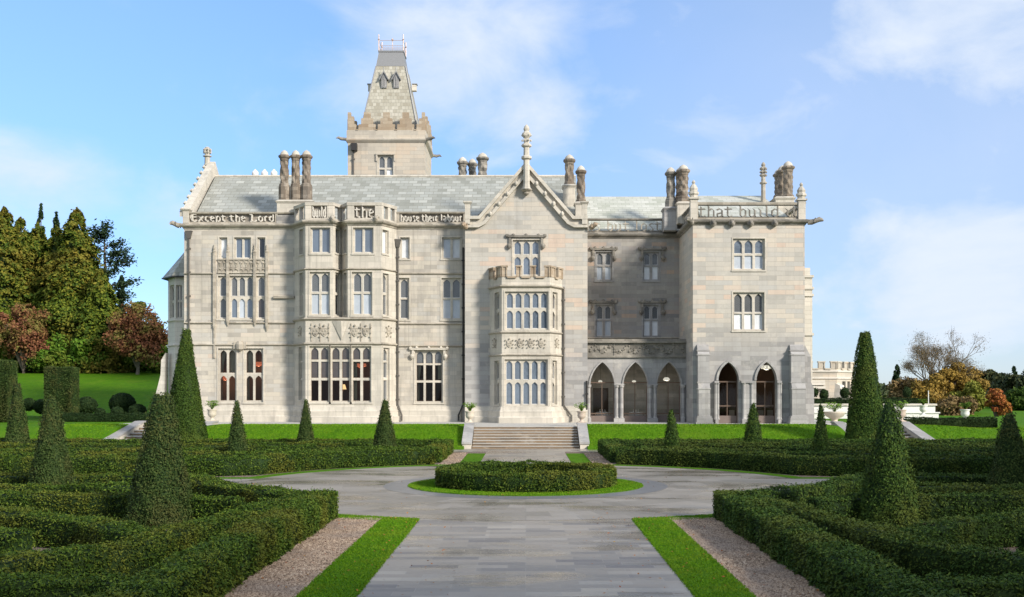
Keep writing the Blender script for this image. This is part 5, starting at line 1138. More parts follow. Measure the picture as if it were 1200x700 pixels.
mb = MB(); fbox(mb, fi, di[0], di[1], di[2], di[3], -.28, -.22); 
mb.build('door', 'wood_dark', house)

# ------------------------------------------------------------------ things in and near the house
def table(x, y, label):
    root = empty('dining_table', (x, y, T)); mb = MB(); mb.smooth = False
    mb.lathe(x, y, [(.62, T+.30), (.60, T+.5), (.56, T+.74), (.54, T+.75), (.02, T+.752)], 16); mb.build('tablecloth', 'linen', root)
    mb = MB(); mb.lathe(x, y, [(.28, T+.0), (.26, T+.04), (.05, T+.08), (.05, T+.6)], 8); mb.build('pedestal', 'wood_dark', root)
    mb = MB()
    for dx, dy in ((-.2, 0), (.2, .05), (0, -.2)): mb.lathe(x+dx, y+dy, [(.05, T+.752), (.035, T+.82), (.015, T+.98), (.01, T+1.0)], 8)
    mb.build('napkin', 'linen', root); tag(root, label, 'table'); return root
table(XP(706, 89.9), 89.9, 'white clothed dining table behind the left arch of the loggia'); table(XP(745, 89.9), 89.9, 'white clothed dining table behind the middle arch of the loggia')
def chair(x, y, rz, label, group=None):
    root = empty('dining_chair', (x, y, T)); mb = MB(); mb.box(x-.22, x+.22, y-.22, y+.22, T+.44, T+.5); mb.build('seat', 'terracotta_pink', root)
    mb = MB(); mb.box(x-.22, x+.22, y+.18, y+.23, T+.52, T+.98); mb.build('backrest', 'terracotta_pink', root)
    for sx in (-1, 1):
        for sy in (-1, 1): mb = MB(); mb.box(x+sx*.18-.02, x+sx*.18+.02, y+sy*.18-.02, y+sy*.18+.02, T, T+.44); mb.build('leg', 'wood_dark', root)
    tag(root, label, 'chair', group)
chair(XP(892, 86.6), 86.6, 0, 'upholstered dining chair inside the right glazed arch, left of the pair', 'chairs in the arched room'); chair(XP(903, 86.6), 86.6, 0, 'upholstered dining chair inside the right glazed arch, right of the pair', 'chairs in the arched room'); chair(XP(858, 86.8), 86.8, 0, 'upholstered dining chair inside the left of the two glazed arches', 'chairs in the arched room')
def hang_lamp(px, py, Y, r, mat, label, zt, name='pendant_lamp', tiers=1):
    x, z = XP(px, Y), ZP(py, Y); root = empty(name, (x, Y, z)); mb = MB(); mb.smooth = True
    mb.lathe(x, Y, [(r*.35, z-r*.5), (r*.95, z-r*.3), (r, z), (r*.6, z+r*.45), (r*.15, z+r*.55)], 12)
    if tiers > 1:
        for k in range(8): a = k*math.pi/4; mb.lathe(x+math.cos(a)*r*1.5, Y+math.sin(a)*r*.8, [(.03, z), (.12, z+.05), (.08, z+.25), (.02, z+.27)], 7)
    L_ = bpy.data.lights.new('lamp_light', 'POINT'); L_.energy = (14 if Y > 88 else 20) if mat == 'lamp_white' else 22; L_.shadow_soft_size = .15; L_.color = (1, .86, .68) if mat == 'lamp_white' else (1, .6, .36); lo = bpy.data.objects.new('lamp_light', L_); COL.objects.link(lo); lo.parent = root; lo.location = (0, 0, -r*.5-.25)
    mb.build('lamp_shade', mat, root); mb = MB(); mb.tube([(x, Y, z+r*.5), (x, Y, zt)], .015, 4); mb.build('rod', 'iron', root); tag(root, label, 'lamp')
hang_lamp(703.5, 447, 90.4, .17, 'lamp_white', 'white pendant lamp hanging behind the left arch of the loggia', 6.9); hang_lamp(743, 447, 90.4, .17, 'lamp_white', 'white pendant lamp hanging behind the middle arch of the loggia', 6.9); hang_lamp(781, 444.5, 90.2, .28, 'lamp_white', 'lamp shape added for the wide white reflection in the right arch of the loggia', 6.9)  # right-arch lamp is added, standing in for a wide white reflection
hang_lamp(303, 428, 91, .22, 'lamp_red', 'red shaded chandelier glowing in the second ground floor window', 8, 'chandelier', 2); hang_lamp(264, 444.5, 91, .2, 'lamp_red', 'red shaded chandelier glowing in the leftmost ground floor window', 8, 'chandelier', 2)
hang_lamp(423, 430, 90.2, .22, 'lamp_red', 'red shaded chandelier glowing in the right lights of the bay window', 8, 'chandelier', 2)
hang_lamp(898, 432, 87, .24, 'lamp_white', 'white chandelier inside the right glazed arch', 8, 'chandelier', 2)
root = empty('table_lamp', (XP(402.5, 89.6), 89.6, T)); x, y = root.location.x, root.location.y; z = ZP(455, 89.6); mb = MB(); mb.lathe(x, y, [(.24, z-.1), (.12, z+.3)], 10); mb.build('lamp_shade', 'lamp_warm', root); mb = MB(); mb.lathe(x, y, [(.3, T), (.3, T+.03), (.04, T+.06), (.04, T+.9), (.1, T+1.0), (.03, z-.1)], 8); mb.build('lamp_stand', 'wood_dark', root)
tag(root, 'standard lamp with a lit cream shade inside the bay window', 'lamp')

def urn(x, y, z, s, label, plant='fern', mat='terracotta', bowl=False, ph=.42, spread=.42, name='planted_urn'):
    root = empty(name, (x, y, z)); mb = MB(); mb.smooth = True
    if bowl: pr = [(.2, 0), (.22, .05), (.16, .1), (.2, .18), (.5, .36), (.62, .55), (.66, .62), (.60, .62)]
    else: pr = [(.20, 0), (.20, .06), (.11, .1), (.085, .18), (.13, .24), (.24, .33), (.27, .46), (.25, .6), (.31, .68), (.33, .72), (.27, .72)]
    mb.lathe(x, y, [(r*s, z+h*s) for r, h in pr], 16); u = mb.build('urn', mat, root)
    if not bowl:
        mb = MB(); mb.box(x-.23*s, x+.23*s, y-.23*s, y+.23*s, z-.005, z+.05*s); mb.build('foot', mat, root)
    top = pr[-1][1]*s+z; n = 420; C = []; Nn = []
    for k in range(42):
        a = random.random()*6.28; L = spread*s*(.5+.7*random.random())*(1.5 if bowl else 1); H_ = ph*s*(.5+.7*random.random())
        for i in range(12):
            t_ = i/11; rr = L*t_; zz = H_*math.sin(t_*math.pi*.62); C.append((x+math.cos(a)*rr+random.gauss(0, .015), y+math.sin(a)*rr+random.gauss(0, .015), top+zz*1.1)); Nn.append((random.gauss(0, .5), random.gauss(0, .5)-.4, 1))
    quads_mesh('foliage', np.array(C), np.array(Nn), .055*s, plant, root, aspect=.45, extra=None).location = (0, 0, 0)
    fo = root.children[-1] if False else None
    for ch in root.children:
        if ch.name.startswith('foliage'):
            me = ch.data; co_ = np.empty(len(me.vertices)*3, dtype=np.float32); me.vertices.foreach_get('co', co_); co_ = co_.reshape(-1, 3)-np.array([x, y, z], dtype=np.float32); me.vertices.foreach_set('co', co_.ravel()); me.update()
    tag(root, label, 'urn'); return root
ct = T+.26
urn(-3.96, 78.6, ct, 1.12, 'planted stone urn with ferns on the left wall of the central steps'); urn(3.96, 78.6, ct, 1.12, 'planted stone urn with ferns on the right wall of the central steps', mat='terracotta_pink')
urn(-23.35, 82.6, ct, 1.2, 'tall urn with a leafy plant on the side steps left of the house', mat='terracotta'); urn(27.5, 81.2, ct, 1.2, 'urn with a leafy plant on the outer wall of the right side steps', mat='terracotta_pink')
urn(XP(978, 87.5), 87.5, T+.0, 1.35, 'very large bowl planter with ferns beside the right corner of the house', bowl=True, mat='terracotta', name='bowl_planter')
urn(XP(1082, 96), 96, T+.35, 1.2, 'small dark leaved urn in front of the white terrace wall', 'shrub_green', 'white_paint', ph=.35, spread=.3)
root = urn(XP(1131, 92), 92, 1.4, 1.3, 'pale pedestal planter with a trimmed green plant beyond the low right hedge', 'shrub_green', 'white_paint', ph=.35, spread=.36, name='pedestal_planter')

# white terrace wall and the upper terrace
mb = MB(); x0, x1 = XP(940, 100), XP(1096, 100)
w_ = empty('terrace_wall', (x0, 100, T)); mb.box(x0, x1, 100, 100.5, T-1.6, ZP(475.5, 100)); mb.build('wall', 'white_paint', w_)
mb = MB(); mb.box(x0-.1, x1+.12, 99.85, 100.65, ZP(475.5, 100)+.001, ZP(473.3, 100)); mb.build('coping', 'stone_bleached', w_)
mb = MB(); mb.box(x0, XP(1101, 98), 98.2, 98.6, T-1.6, ZP(484.5, 98.2)); mb.box(x0-.1, XP(1101, 98)+.1, 98.1, 98.7, ZP(484.5, 98.2)+.001, ZP(483.2, 98.2)); mb.build('plinth', 'white_paint', w_); tag(w_, 'long low white stone retaining wall right of the house', 'wall')
mb = MB(); mb.box(x0, XP(1096, 100), 100.5, 140, -1, ZP(475.8, 100)); tag(mb.build('upper_terrace_ground', 'terrace_stone'), kind='structure')
ZUT = ZP(475.8, 100)
# castellated outbuilding
ob = empty('castellated_lodge', (XP(965, 112), 112, ZUT)); tag(ob, 'low sunlit castellated stone building behind the white terrace wall', 'building')
YO = 112; fo1 = Facet((XP(930, YO), YO), (XP(981, YO), YO)); fo2 = Facet((XP(981, YO), YO), (XP(1000, YO+3), YO+3)); fo3 = Facet((XP(1000, YO+3), YO+3), (XP(1000, YO+3), YO+9)); zt = ZP(432, YO)
mb = MB(); fwall(mb, fo1, ZUT-.2, zt, [(fo1.U(950), fo1.U(955), ZP(462, YO), ZP(452, YO))], .3); fwall(mb, fo2, ZUT-.2, zt, [(fo2.U(987), fo2.U(991), ZP(460, YO), ZP(447, YO)), (fo2.U(993), fo2.U(996), ZP(460, YO), ZP(447, YO))], .3); fwall(mb, fo3, ZUT-.2, zt, [])
mb.quad(fo1.p(0, zt-.2), fo1.p(fo1.L, zt-.2), fo2.p(fo2.L, zt-.2), fo3.p(fo3.L, zt-.2), (XP(930, YO), YO+9, zt-.2)); mb.build('wall', 'stone_tower', ob)
mb = MB()
for ff, n in ((fo1, 4), (fo2, 3), (fo3, 3)): merlons(mb, ff, zt, ZP(425, YO), n, .6)
mb.build('battlement', 'stone_tower', ob)
mb = MB()
for py in (436, 444): z = ZP(py, YO); sweep(mb, [fo1.a, fo1.b, fo2.b, fo3.b], [(-.02, z-.12), (.16, z), (.16, z+.1), (-.02, z+.2)])
for py in (447, 450, 454): z = ZP(py, YO); fbox(mb, fo1, 0, fo1.U(966), z-.14, z+.1, -.02, .5-.1*((454-py)/3))
mb.poly_extrude([(XP(981, YO)-.4, YO-.0, ZUT), (XP(981, YO)+.5, YO-.6, ZUT), (XP(981, YO)+.2, YO-.3, ZP(452, YO)), (XP(981, YO)-.2, YO, ZP(449, YO))], (.5, .3, 0))
mb.build('string_course', 'stone_bleached', ob)
# flag pole
mb = MB(); x = XP(1088, 104); mb.lathe(x, 104, [(.05, ZUT), (.04, ZP(459, 104)), (.07, ZP(458.6, 104)), (.02, ZP(458, 104))], 6); tag(mb.build('flag_pole', 'white_paint', None, (x, 104, ZUT)), 'thin bare white pole standing at the end of the white wall', 'pole')

# ------------------------------------------------------------------ clipped yew
def hedge(pts, w, h, mat, label, z0=0.0, size=.05, dens=420, cat='hedge', group=None, closed=False, name='hedge', core='yew_dark', zfun=None, vis=None):
    P_ = [np.array(p, float) for p in pts]
    if closed: P_.append(P_[0])
    # resample
    Q = [];
    for a, b_ in zip(P_, P_[1:]):
        L = np.linalg.norm(b_-a); n = max(1, int(L/.6))
        for i in range(n): Q.append(a+(b_-a)*i/n)
    Q.append(P_[-1]); Q = np.array(Q); cl = closed
    if closed: Q = Q[:-1]
    mb = MB(); ww, hh_ = w/2-.05, h-.05
    mb.mi = 0; prof = [(-ww, z0-.02), (ww, z0-.02), (ww, z0+hh_-.06), (ww-.07, z0+hh_), (-ww+.07, z0+hh_), (-ww, z0+hh_-.06)]
    sweep(mb, [tuple(q) for q in Q], prof, cl)
    for i in range(len(mb.v)): v = mb.v[i]; mb.v[i] = (v[0]+random.gauss(0, .012), v[1]+random.gauss(0, .012), v[2]+random.gauss(0, .012))
    Qc = np.vstack([Q, Q[:1]]) if cl else Q; seg = Qc[1:]-Qc[:-1]; Ls = np.linalg.norm(seg, axis=1); tot = Ls.sum(); cum = np.concatenate([[0], np.cumsum(Ls)])
    size = size*.78; dens = dens*1.9; per = 2*h+w; n = int(tot*per*dens); s = rng.uniform(0, tot, n); k = np.clip(np.searchsorted(cum, s)-1, 0, len(seg)-1)
    t_ = (s-cum[k])/Ls[k]; base = Qc[k]+seg[k]*t_[:, None]; dirs = seg/Ls[:, None]; nn = np.stack([dirs[:, 1], -dirs[:, 0]], 1)
    # smooth normals at bends
    na = nn.copy(); nb = nn.copy(); na[1:] = (nn[1:]+nn[:-1]); nb[:-1] = (nn[1:]+nn[:-1])
    if cl: na[0] = nn[0]+nn[-1]; nb[-1] = na[0]
    def nz(a): 
        return a/np.maximum(.35, np.einsum('ij,ij->i', a, nn)/1.0)[:, None]
    na, nb = nz(na), nz(nb); nrm = na[k]*(1-t_)[:, None]+nb[k]*t_[:, None]
    wob = .035*np.sin(s*1.3+tot)+.022*np.sin(s*3.9+1)+.014*np.sin(s*9.1)
    r = rng.uniform(0, per, n); side = r < 2*h; sg = np.where(r < h, 1.0, -1.0)
    d = np.where(side, sg*(w/2+rng.normal(0, .032, n)+wob), rng.uniform(-w/2, w/2, n)); zz = np.where(side, rng.uniform(0.02, h, n), h+np.abs(rng.normal(0, .035, n))*np.where(rng.uniform(size=n)<.06, 2.4, 1)+wob-.01)
    zz = np.where(side, zz, zz-.06*(np.abs(d)/(w/2))**6)
    C = np.stack([base[:, 0]+nrm[:, 0]*d, base[:, 1]+nrm[:, 1]*d, z0+zz], 1)
    Nn = np.where(side[:, None], np.stack([nrm[:, 0]*sg*.35, nrm[:, 1]*sg*.35, np.full(n, .75)], 1), np.array([0, 0, .9])[None])+rng.normal(0, .5, (n, 3))
    if not cl:   # end caps
        for e, q, dv in ((0, Qc[0], -dirs[0]), (1, Qc[-1], dirs[-1])):
            m_ = int(w*h*dens); c2 = np.empty((m_, 3)); off = rng.uniform(-w/2, w/2, m_); nv = np.array([dv[1], -dv[0]]); c2[:, :2] = q+nv*off[:, None]+dv*rng.normal(.0, .03, m_)[:, None]; c2[:, 2] = z0+rng.uniform(0, h, m_)
            C = np.vstack([C, c2]); Nn = np.vstack([Nn, np.array([dv[0], dv[1], .2])+rng.normal(0, .5, (m_, 3))])
    if zfun is not None: pass
    loc = (float(Q[0][0]), float(Q[0][1]), z0)
    o_ = quads_mesh(name, C, Nn, size, [mat, core], None, loc, .36, mb); tag(o_, label, cat, group); return o_
def cone(px, Y, top_py, r0, mat, label, z0=0, size=.06, dens=520, tip=.13, flare=1.0, cat='topiary', group='clipped yew cones in the parterre', h=None, name='yew_cone', tcap=.05):
    x = XP(px, Y); h = h or (ZP(top_py, Y)-z0)
    prof = lambda t: r0*(tip+(1-tip)*(1-t)**flare)
    mb = MB(); K = 10; mb.lathe(x, Y, [(prof(i/K)*.93, z0+h*i/K*.99) for i in range(K+1)], 14)
    size = size*.8; n = int(math.pi*r0*h*dens*2.1); t_ = 1-np.sqrt(rng.uniform(0, 1, n)) if True else 0; t_ = np.where(rng.uniform(size=n) < tip*1.2, rng.uniform(0, 1, n), t_)
    a = rng.uniform(0, 2*math.pi, n); rr = r0*(tip+(1-tip)*(1-t_)**flare)*(1+.045*np.sin(a*4+t_*8+px)+.035*np.sin(a*2-t_*13+px*.7)+.02*np.sin(a*9+t_*23))+rng.normal(0, .036, n)+np.where(rng.uniform(size=n) < .03, .06, 0)
    C = np.stack([x+rr*np.cos(a)+.05*h*.3*np.sin(t_*2.2+px)*t_, Y+rr*np.sin(a), z0+h*t_], 1); Nn = np.stack([np.cos(a), np.sin(a), np.full(n, .35)], 1)+rng.normal(0, .5, (n, 3))
    m_ = 60; c2 = np.stack([x+rng.normal(0, prof(1)*.6, m_), Y+rng.normal(0, prof(1)*.6, m_), z0+h+rng.normal(0, tcap, m_)], 1); C = np.vstack([C, c2]); Nn = np.vstack([Nn, rng.normal(0, 1, (m_, 3))+np.array([0, 0, 1])])
    o_ = quads_mesh(name, C, Nn, size, [mat, 'yew_dark'], None, (x, Y, z0), .38, mb); tag(o_, label, cat, group); return o_

HH = .8
def quadrant(s, side, mat):
    """near parterre on one side, s=-1 left, +1 right"""
    g = 'clipped hedges of the %s front parterre' % side; W = .85
    def m(pts): return [(s*x, y) for x, y in pts]
    rim = [(13.25*math.sin(R(a)), CY-13.75*math.cos(R(a))) for a in np.linspace(32, 71, 8)]
    hedge(m([(6.35, 13), (6.35, 24), (6.35, 35.0)]), W, .86, mat, 'long straight hedge edging the gravel strip on the %s side of the near path' % side, size=.05, dens=620, group=g)
    hedge(m([(7.0, 35.0)]+[p for p in rim if p[0] > 7.6]+[(13.6, 42.1), (24, 42.1), (40, 42.1)]), W, HH, mat, 'curved hedge following the round court on the %s, running on beside the cross path' % side, size=.055, dens=420, group=g)
    hedge(m([(7.0, 33.9), (7.9, 28.0), (8.4, 24.2), (10.2, 21.0), (13.5, 18.6), (18, 17)]), .72, HH, mat, 'inner hedge running beside the long straight border hedge in the %s parterre' % side, size=.05, dens=560, group=g)
    hedge(m([(8.6, 25.4), (11.0, 28.0), (14.8, 30.4), (21, 33), (30, 35)]), .72, HH, mat, 'diagonal hedge passing in front of the large near cone in the %s parterre' % side, size=.05, dens=480, group=g)
    hedge(m([(8.6, 33.2), (12.5, 34.4), (18, 34.9), (32, 35)]), .70, HH, mat, 'level hedge just behind the large near cone in the %s parterre' % side, size=.055, dens=420, group=g)
    hedge(m([(11.8, 38.0), (17, 37.6), (24, 38.0), (36, 38.2)]), .70, HH, mat, 'level hedge in front of the second cone in the %s parterre' % side, size=.06, dens=380, group=g)
    hedge(m([(7.0, 19.2), (9.3, 19.2), (12.4, 22.6), (15, 24.2)]), .72, HH, mat, 'short oblique hedge nearest the camera in the %s parterre' % side, size=.048, dens=620, group=g)
    hedge(m([(15.2, 24.4), (18, 26.2), (26, 28)]), .72, HH, mat, 'hedge at the outer edge of the %s parterre, in front of the diagonal one' % side, size=.05, dens=460, group=g)
    hedge(m([(11.6, 25.4), (14.6, 27.2), (20, 29.8)]), .8, HH, mat, 'hedge between the diagonal one and the outer edge of the %s parterre' % side, size=.05, dens=480, group=g)
    hedge(m([(7.0, 15.6), (9.5, 16.4), (13.5, 16.0)]), .72, HH, mat, 'lowest hedge at the bottom corner of the %s parterre' % side, size=.048, dens=620, group=g)
    hedge(m([(20.5, 40.0), (30, 40.1)]), .85, HH, mat, 'short hedge right behind the second cone in the %s parterre' % side, size=.06, dens=380, group=g)
quadrant(-1, 'left', 'yew_left'); quadrant(1, 'right', 'yew_right')
def far_quadrant(s, side, mat):
    g = 'clipped hedges of the %s far parterre' % side; W = .9
    def m(pts): return [(s*x, y) for x, y in pts]
    rim = [(14.1*math.sin(R(a)), CY+14.1*math.cos(R(a))) for a in np.linspace(21, 66, 9)]
    hedge(m(rim+[(14.2, 52.0), (24, 52.0), (42, 52.0)]), W, .86, mat, 'long front hedge of the %s far parterre, curving along the court' % side, size=.07, dens=300, group=g)
    hedge(m([(5.1, 60.8), (5.1, 71.2)]), W, HH, mat, 'hedge beside the far path on the %s, leading to the steps' % side, size=.075, dens=260, group=g)
    hedge(m([(5.6, 70.9), (20, 70.9), (34, 70.9)]), W, HH, mat, 'back hedge of the %s far parterre below the grass bank' % side, size=.08, dens=220, group=g)
    hedge(m([(6.4, 62.6), (10, 61.0), (14, 57.6), (20, 56.4), (34, 56.4)]), .70, HH, mat, 'second hedge row from the front of the %s far parterre' % side, size=.075, dens=240, group=g)
    hedge(m([(6.2, 66.8), (12, 64.6), (17, 61.0), (24, 60.2), (36, 60.2)]), .70, HH, mat, 'third hedge row from the front of the %s far parterre' % side, size=.08, dens=220, group=g)
    hedge(m([(8.5, 69.4), (16, 66.6), (24, 65.4), (36, 65.4)]), .70, HH, mat, 'fourth hedge row from the front of the %s far parterre' % side, size=.08, dens=200, group=g)
far_quadrant(-1, 'left', 'yew_left'); far_quadrant(1, 'right', 'yew_right')
hedge([(3.35*math.sin(R(a)), CY+3.35*math.cos(R(a))) for a in range(0, 360, 10)], .85, .74, 'yew_left', 'circular clipped hedge on the round lawn at the centre of the court', size=.06, dens=460, closed=True, name='ring_hedge')
cone(188, 33.2, 462, .98, 'yew_cone', 'large brownish yew cone in the left front parterre, nearest cone on the left', dens=700, size=.05, flare=.82, tip=.2)
cone(61, 40.2, 467, .78, 'yew_cone', 'second yew cone of the left front parterre, near the left edge', dens=620, size=.055, flare=.8, tip=.2)
cone(1042, 33.2, 470, .92, 'yew_right', 'large dark yew cone in the right front parterre, nearest cone on the right', dens=700, size=.05, flare=.9, tip=.14)
cone(1183, 40.2, 486, .78, 'yew_cone', 'second yew cone of the right front parterre, near the right edge', dens=620, size=.055, flare=.75, tip=.17)
for px, Y, tp, r, side, lab in [(278, 60, 472, .60, 'left', 'left'), (358, 69, 470, .60, 'left', 'middle'), (451, 63, 469.5, .76, 'left', 'right'), (787, 63, 482, .58, 'right', 'left'), (883, 68.5, 474, .70, 'right', 'middle'), (961.5, 59.6, 476, .50, 'right', 'right')]:
    cone(px, Y, tp, r, 'yew_cone' if side == 'left' else 'yew_right', '%smost small yew cone of the three before the %s part of the house' % (lab, side) if lab != 'middle' else 'middle small yew cone of the three before the %s part of the house' % side, size=.07, dens=420, tip=.15, flare=.9)
cone(20, 70, 450, .9, 'yew_cone', 'flared yew cone standing far left in front of the rectangular clipped block', size=.08, dens=300, flare=1.25, tip=.2)
cone(218, 74.5, 387, 1.42, 'yew_bright', 'very tall bright green yew cone at the left end of the house', size=.085, dens=330, tip=.16, flare=.95, group=None, name='tall_yew')
cone(1015, 74.5, 390, 1.42, 'yew_right', 'very tall dark green yew cone at the right end of the house', size=.085, dens=330, tip=.2, flare=.85, group=None, name='tall_yew')
# terrace hedges and shapes on the left
hedge([(XP(70, 89), 89), (XP(182, 89), 89)], .9, .66, 'yew_dark', 'low dark hedge along the top of the left grass bank', z0=T, size=.09, dens=160)
hedge([(XP(1058, 82.5), 82.5), (XP(1166, 82.5), 82.5)], .9, .74, 'yew_dark', 'low dark hedge along the top of the right grass bank', z0=1.12, size=.09, dens=160)
hedge([(XP(946, 102), 102), (XP(1076, 102), 102)], .9, .62, 'yew_dark', 'dark hedge on top of the white terrace wall', z0=ZUT, size=.09, dens=160)
def block(px0, px1, Y, ytop, z0, label):
    x0, x1 = XP(px0, Y), XP(px1, Y); h = ZP(ytop, Y)-z0; hedge([((x0+x1)/2-.9, Y), ((x0+x1)/2+.9, Y)] if False else [(x0+.0, Y), (x1, Y)], 1.9, h, 'yew_cone', label, z0=z0, size=.09, dens=240, cat='topiary', group='rectangular clipped blocks on the left lawn', name='clipped_block')
block(57.5, 87.5, 92, 431, T, 'rectangular clipped yew block beside the clipped balls on the left lawn'); block(-22, 14, 88, 423, T, 'rectangular clipped yew block cut by the left edge of the photo')
def ball(px, py_top, r_px, Y, label, z0, mat='yew_dark', name='clipped_ball', sq=1.0, grp='clipped yew balls on the left lawn'):
    x = XP(px, Y); r = r_px*Y/F; top = ZP(py_top, Y); cz = top-r*sq; n = int(4*math.pi*r*r*260); v = rng.normal(size=(n, 3)); v /= np.linalg.norm(v, axis=1)[:, None]; C = v*(r+rng.normal(0, .03, n))[:, None]; C[:, 2] *= sq; C += np.array([x, Y, cz]); C[:, 2] = np.maximum(C[:, 2], z0+.02)
    mb = MB(); mb.lathe(x, Y, [(r*.95*math.cos(a), max(z0, cz+r*.95*sq*math.sin(a))) for a in np.linspace(-1.5, 1.5, 9)], 12)
    o_ = quads_mesh(name, C, v+rng.normal(0, .4, (n, 3)), .08, [mat, 'yew_dark'], None, (x, Y, z0), .6, mb); tag(o_, label, 'topiary', grp)
ball(143.5, 461, 14.5, 98, 'largest dark clipped ball on the left lawn', T+.1, sq=.85); ball(101.5, 465.5, 11.5, 97, 'clipped ball just right of the rectangular block', T+.1, sq=.85); ball(161, 474, 10, 94, 'low clipped ball at the right end of the row on the left lawn', T+.1, sq=.8); ball(137, 477, 6.5, 93, 'small clipped ball in front of the largest one', T+.1, sq=.8); ball(50, 468, 10, 97, 'clipped ball just left of the rectangular block', T+.1, sq=.85); ball(34, 467, 8, 98, 'leftmost clipped ball on the left lawn', T+.1, sq=.9); ball(117, 478.5, 5.5, 95, 'smallest clipped ball between the two big ones', T+.1, sq=.8)
for px, tp, r, lab in [(954.5, 455, 4.2, 'first'), (965.5, 456.5, 5, 'second'), (990, 454.5, 5.2, 'third'), (1063, 454, 5, 'last')]:
    ball(px, tp, r, 103.5, {'first': 'small clipped dome nearest the house on the upper right terrace', 'second': 'small clipped dome second from the house on the upper right terrace', 'third': 'small clipped dome in front of the castellated building corner', 'last': 'small clipped dome at the right end of the upper terrace hedge'}[lab], ZUT, sq=1.2, name='clipped_dome', grp='clipped domes on the upper terrace')

# ------------------------------------------------------------------ trees
def cloud(n, fn): return fn(n)
def conifer(px, Y, top_py, r_px, mat, label, z0, n=13000, size=.28, bottom=.05, shape=.85, droop=.35, group='tall evergreens behind the left lawn', name='conifer', lobes=9, sparse=0, trunk=.35):
    x = XP(px, Y); h = ZP(top_py, Y)-z0; r = r_px*Y/F; root = empty(name, (x, Y, z0))
    # branch sprays: tufts on a cone, leaf clumps on each tuft
    n = int(n*2.4); nt_ = max(60, n//60); C = []; Nn = []
    for k in range(nt_):
        t_ = bottom+(1-bottom)*(1-math.sqrt(random.random()))*1.0 if random.random() < .8 else bottom+(1-bottom)*random.random(); a = random.random()*6.283
        env = r*((1-t_)**shape)*(1+.16*math.sin(a*lobes/2+t_*11)+.12*math.sin(t_*26+a))*(.75+.4*random.random())+.25
        L = env*(.45+.25*random.random()); m_ = n//nt_
        u = np.sort(rng.uniform(0, 1, m_)); rad = env-L*(1-u); dz = -droop*(u**1.5)*L*.9+.25*L*u
        wd = (.14+.30*u*(1-u*.6))*L*.55; ca, sa = math.cos(a), math.sin(a); lat = rng.normal(0, 1, m_)*wd
        C.append(np.stack([x+rad*ca-lat*sa, Y+rad*sa+lat*ca, z0+h*t_+dz+rng.normal(0, .18, m_)], 1)); Nn.append(np.stack([ca*.6+rng.normal(0, .5, m_), sa*.6+rng.normal(0, .5, m_), .7+rng.normal(0, .4, m_)], 1))
    m_ = 120; tt = rng.uniform(.93, 1.02, m_); C.append(np.stack([x+rng.normal(0, 1, m_)*(1.02-tt)*r*.9, Y+rng.normal(0, 1, m_)*(1.02-tt)*r*.9, z0+h*tt], 1)); Nn.append(rng.normal(0, 1, (m_, 3)))
    C = np.vstack(C)-np.array([x, Y, z0]); core = MB(); core.lathe(0, 0, [(r*.62*(1-q)**shape*(1+.1*math.sin(q*40)), h*(bottom+(.93-bottom)*q)) for q in np.linspace(0, 1, 14)], 9); cr = quads_mesh('crown', C, np.vstack(Nn), size, [mat, 'yew_dark'], root, aspect=.5, extra=core)
    mb = MB(); mb.tube([(x, Y, z0-.3), (x+.1, Y, z0+h*.5), (x, Y, z0+h*.96)], [trunk, trunk*.6, .05], 7); mb.build('trunk', 'bark', root)
    tag(root, label, 'tree', group); return root
def broadleaf(px, Y, top_py, r_px, mat, label, z0, n=9000, size=.24, lobes=22, group=None, trunk_h=.25, name='broadleaf_tree', zr=.5, seed=0, bark='bark', mats=None):
    rs = random.Random(seed or px); x = XP(px, Y); h = ZP(top_py, Y)-z0; r = r_px*Y/F; root = empty(name, (x, Y, z0)); C = []; Nn = []; mb = MB(); cz = z0+h*(trunk_h+(1-trunk_h)*.5); rz = h*(1-trunk_h)*.5
    mb.tube([(x, Y, z0-.3), (x+r*.03, Y, z0+h*trunk_h), (x-r*.04, Y, cz), (x, Y, z0+h*.85)], [h*.022+.08, h*.016+.05, h*.012+.03, .03], 7)
    for k in range(lobes):
        a = rs.random()*6.283; b_ = math.asin(rs.uniform(-.75, 1)); q = rs.uniform(.35, .95); c = Vector((x+r*q*math.cos(a)*math.cos(b_), Y+r*q*math.sin(a)*math.cos(b_), cz+rz*q*math.sin(b_))); lr = r*rs.uniform(.16, .38); m_ = n//lobes
        v = rng.normal(size=(m_, 3)); v /= np.linalg.norm(v, axis=1)[:, None]; d = lr*1.3*rng.uniform(.03, 1.0, m_)**.55; C.append(v*d[:, None]*np.array([1, 1, .75])+np.array(c)); Nn.append(v+rng.normal(0, .6, (m_, 3)))
        mb.tube([(x, Y, z0+h*trunk_h*rs.uniform(.7, 1.6)), tuple((Vector((x, Y, cz))+c)/2+Vector((0, 0, -.1*h))), tuple(c)], [h*.008+.03, h*.005+.02, .015], 5)
    C = np.vstack(C)-np.array([x, Y, z0]); quads_mesh('crown', C, np.vstack(Nn), size, mat, root, aspect=.6); mb.build('trunk', bark, root); tag(root, label, 'tree', group); return root
gz = ground_z
for px, Y, tp, r, mt, lab, n in [(4, 150, 246, 50, 'cypress', 'tall golden green cypress cut by the left edge of the photo', 17000), (44, 154, 264, 46, 'cypress', 'broad olive green cypress standing behind the left red shrub tree', 16000), (90, 148, 247, 50, 'cypress', 'tallest golden cypress with a pointed top in the left tree group', 21000), (118, 144, 318, 36, 'cypress', 'lower green cypress on the right slope of the tree group', 13000), (66, 151, 268, 44, 'cypress', 'olive green cypress filling the middle between the tallest and the broad one', 15000), (24, 152, 258, 44, 'cypress', 'golden green cypress just right of the one at the left edge', 15000)]:
    conifer(px, Y, tp, r, mt, lab, gz(XP(px, Y), Y), n=int(n*1.5), droop=.75, size=.22, shape=.62, lobes=7)
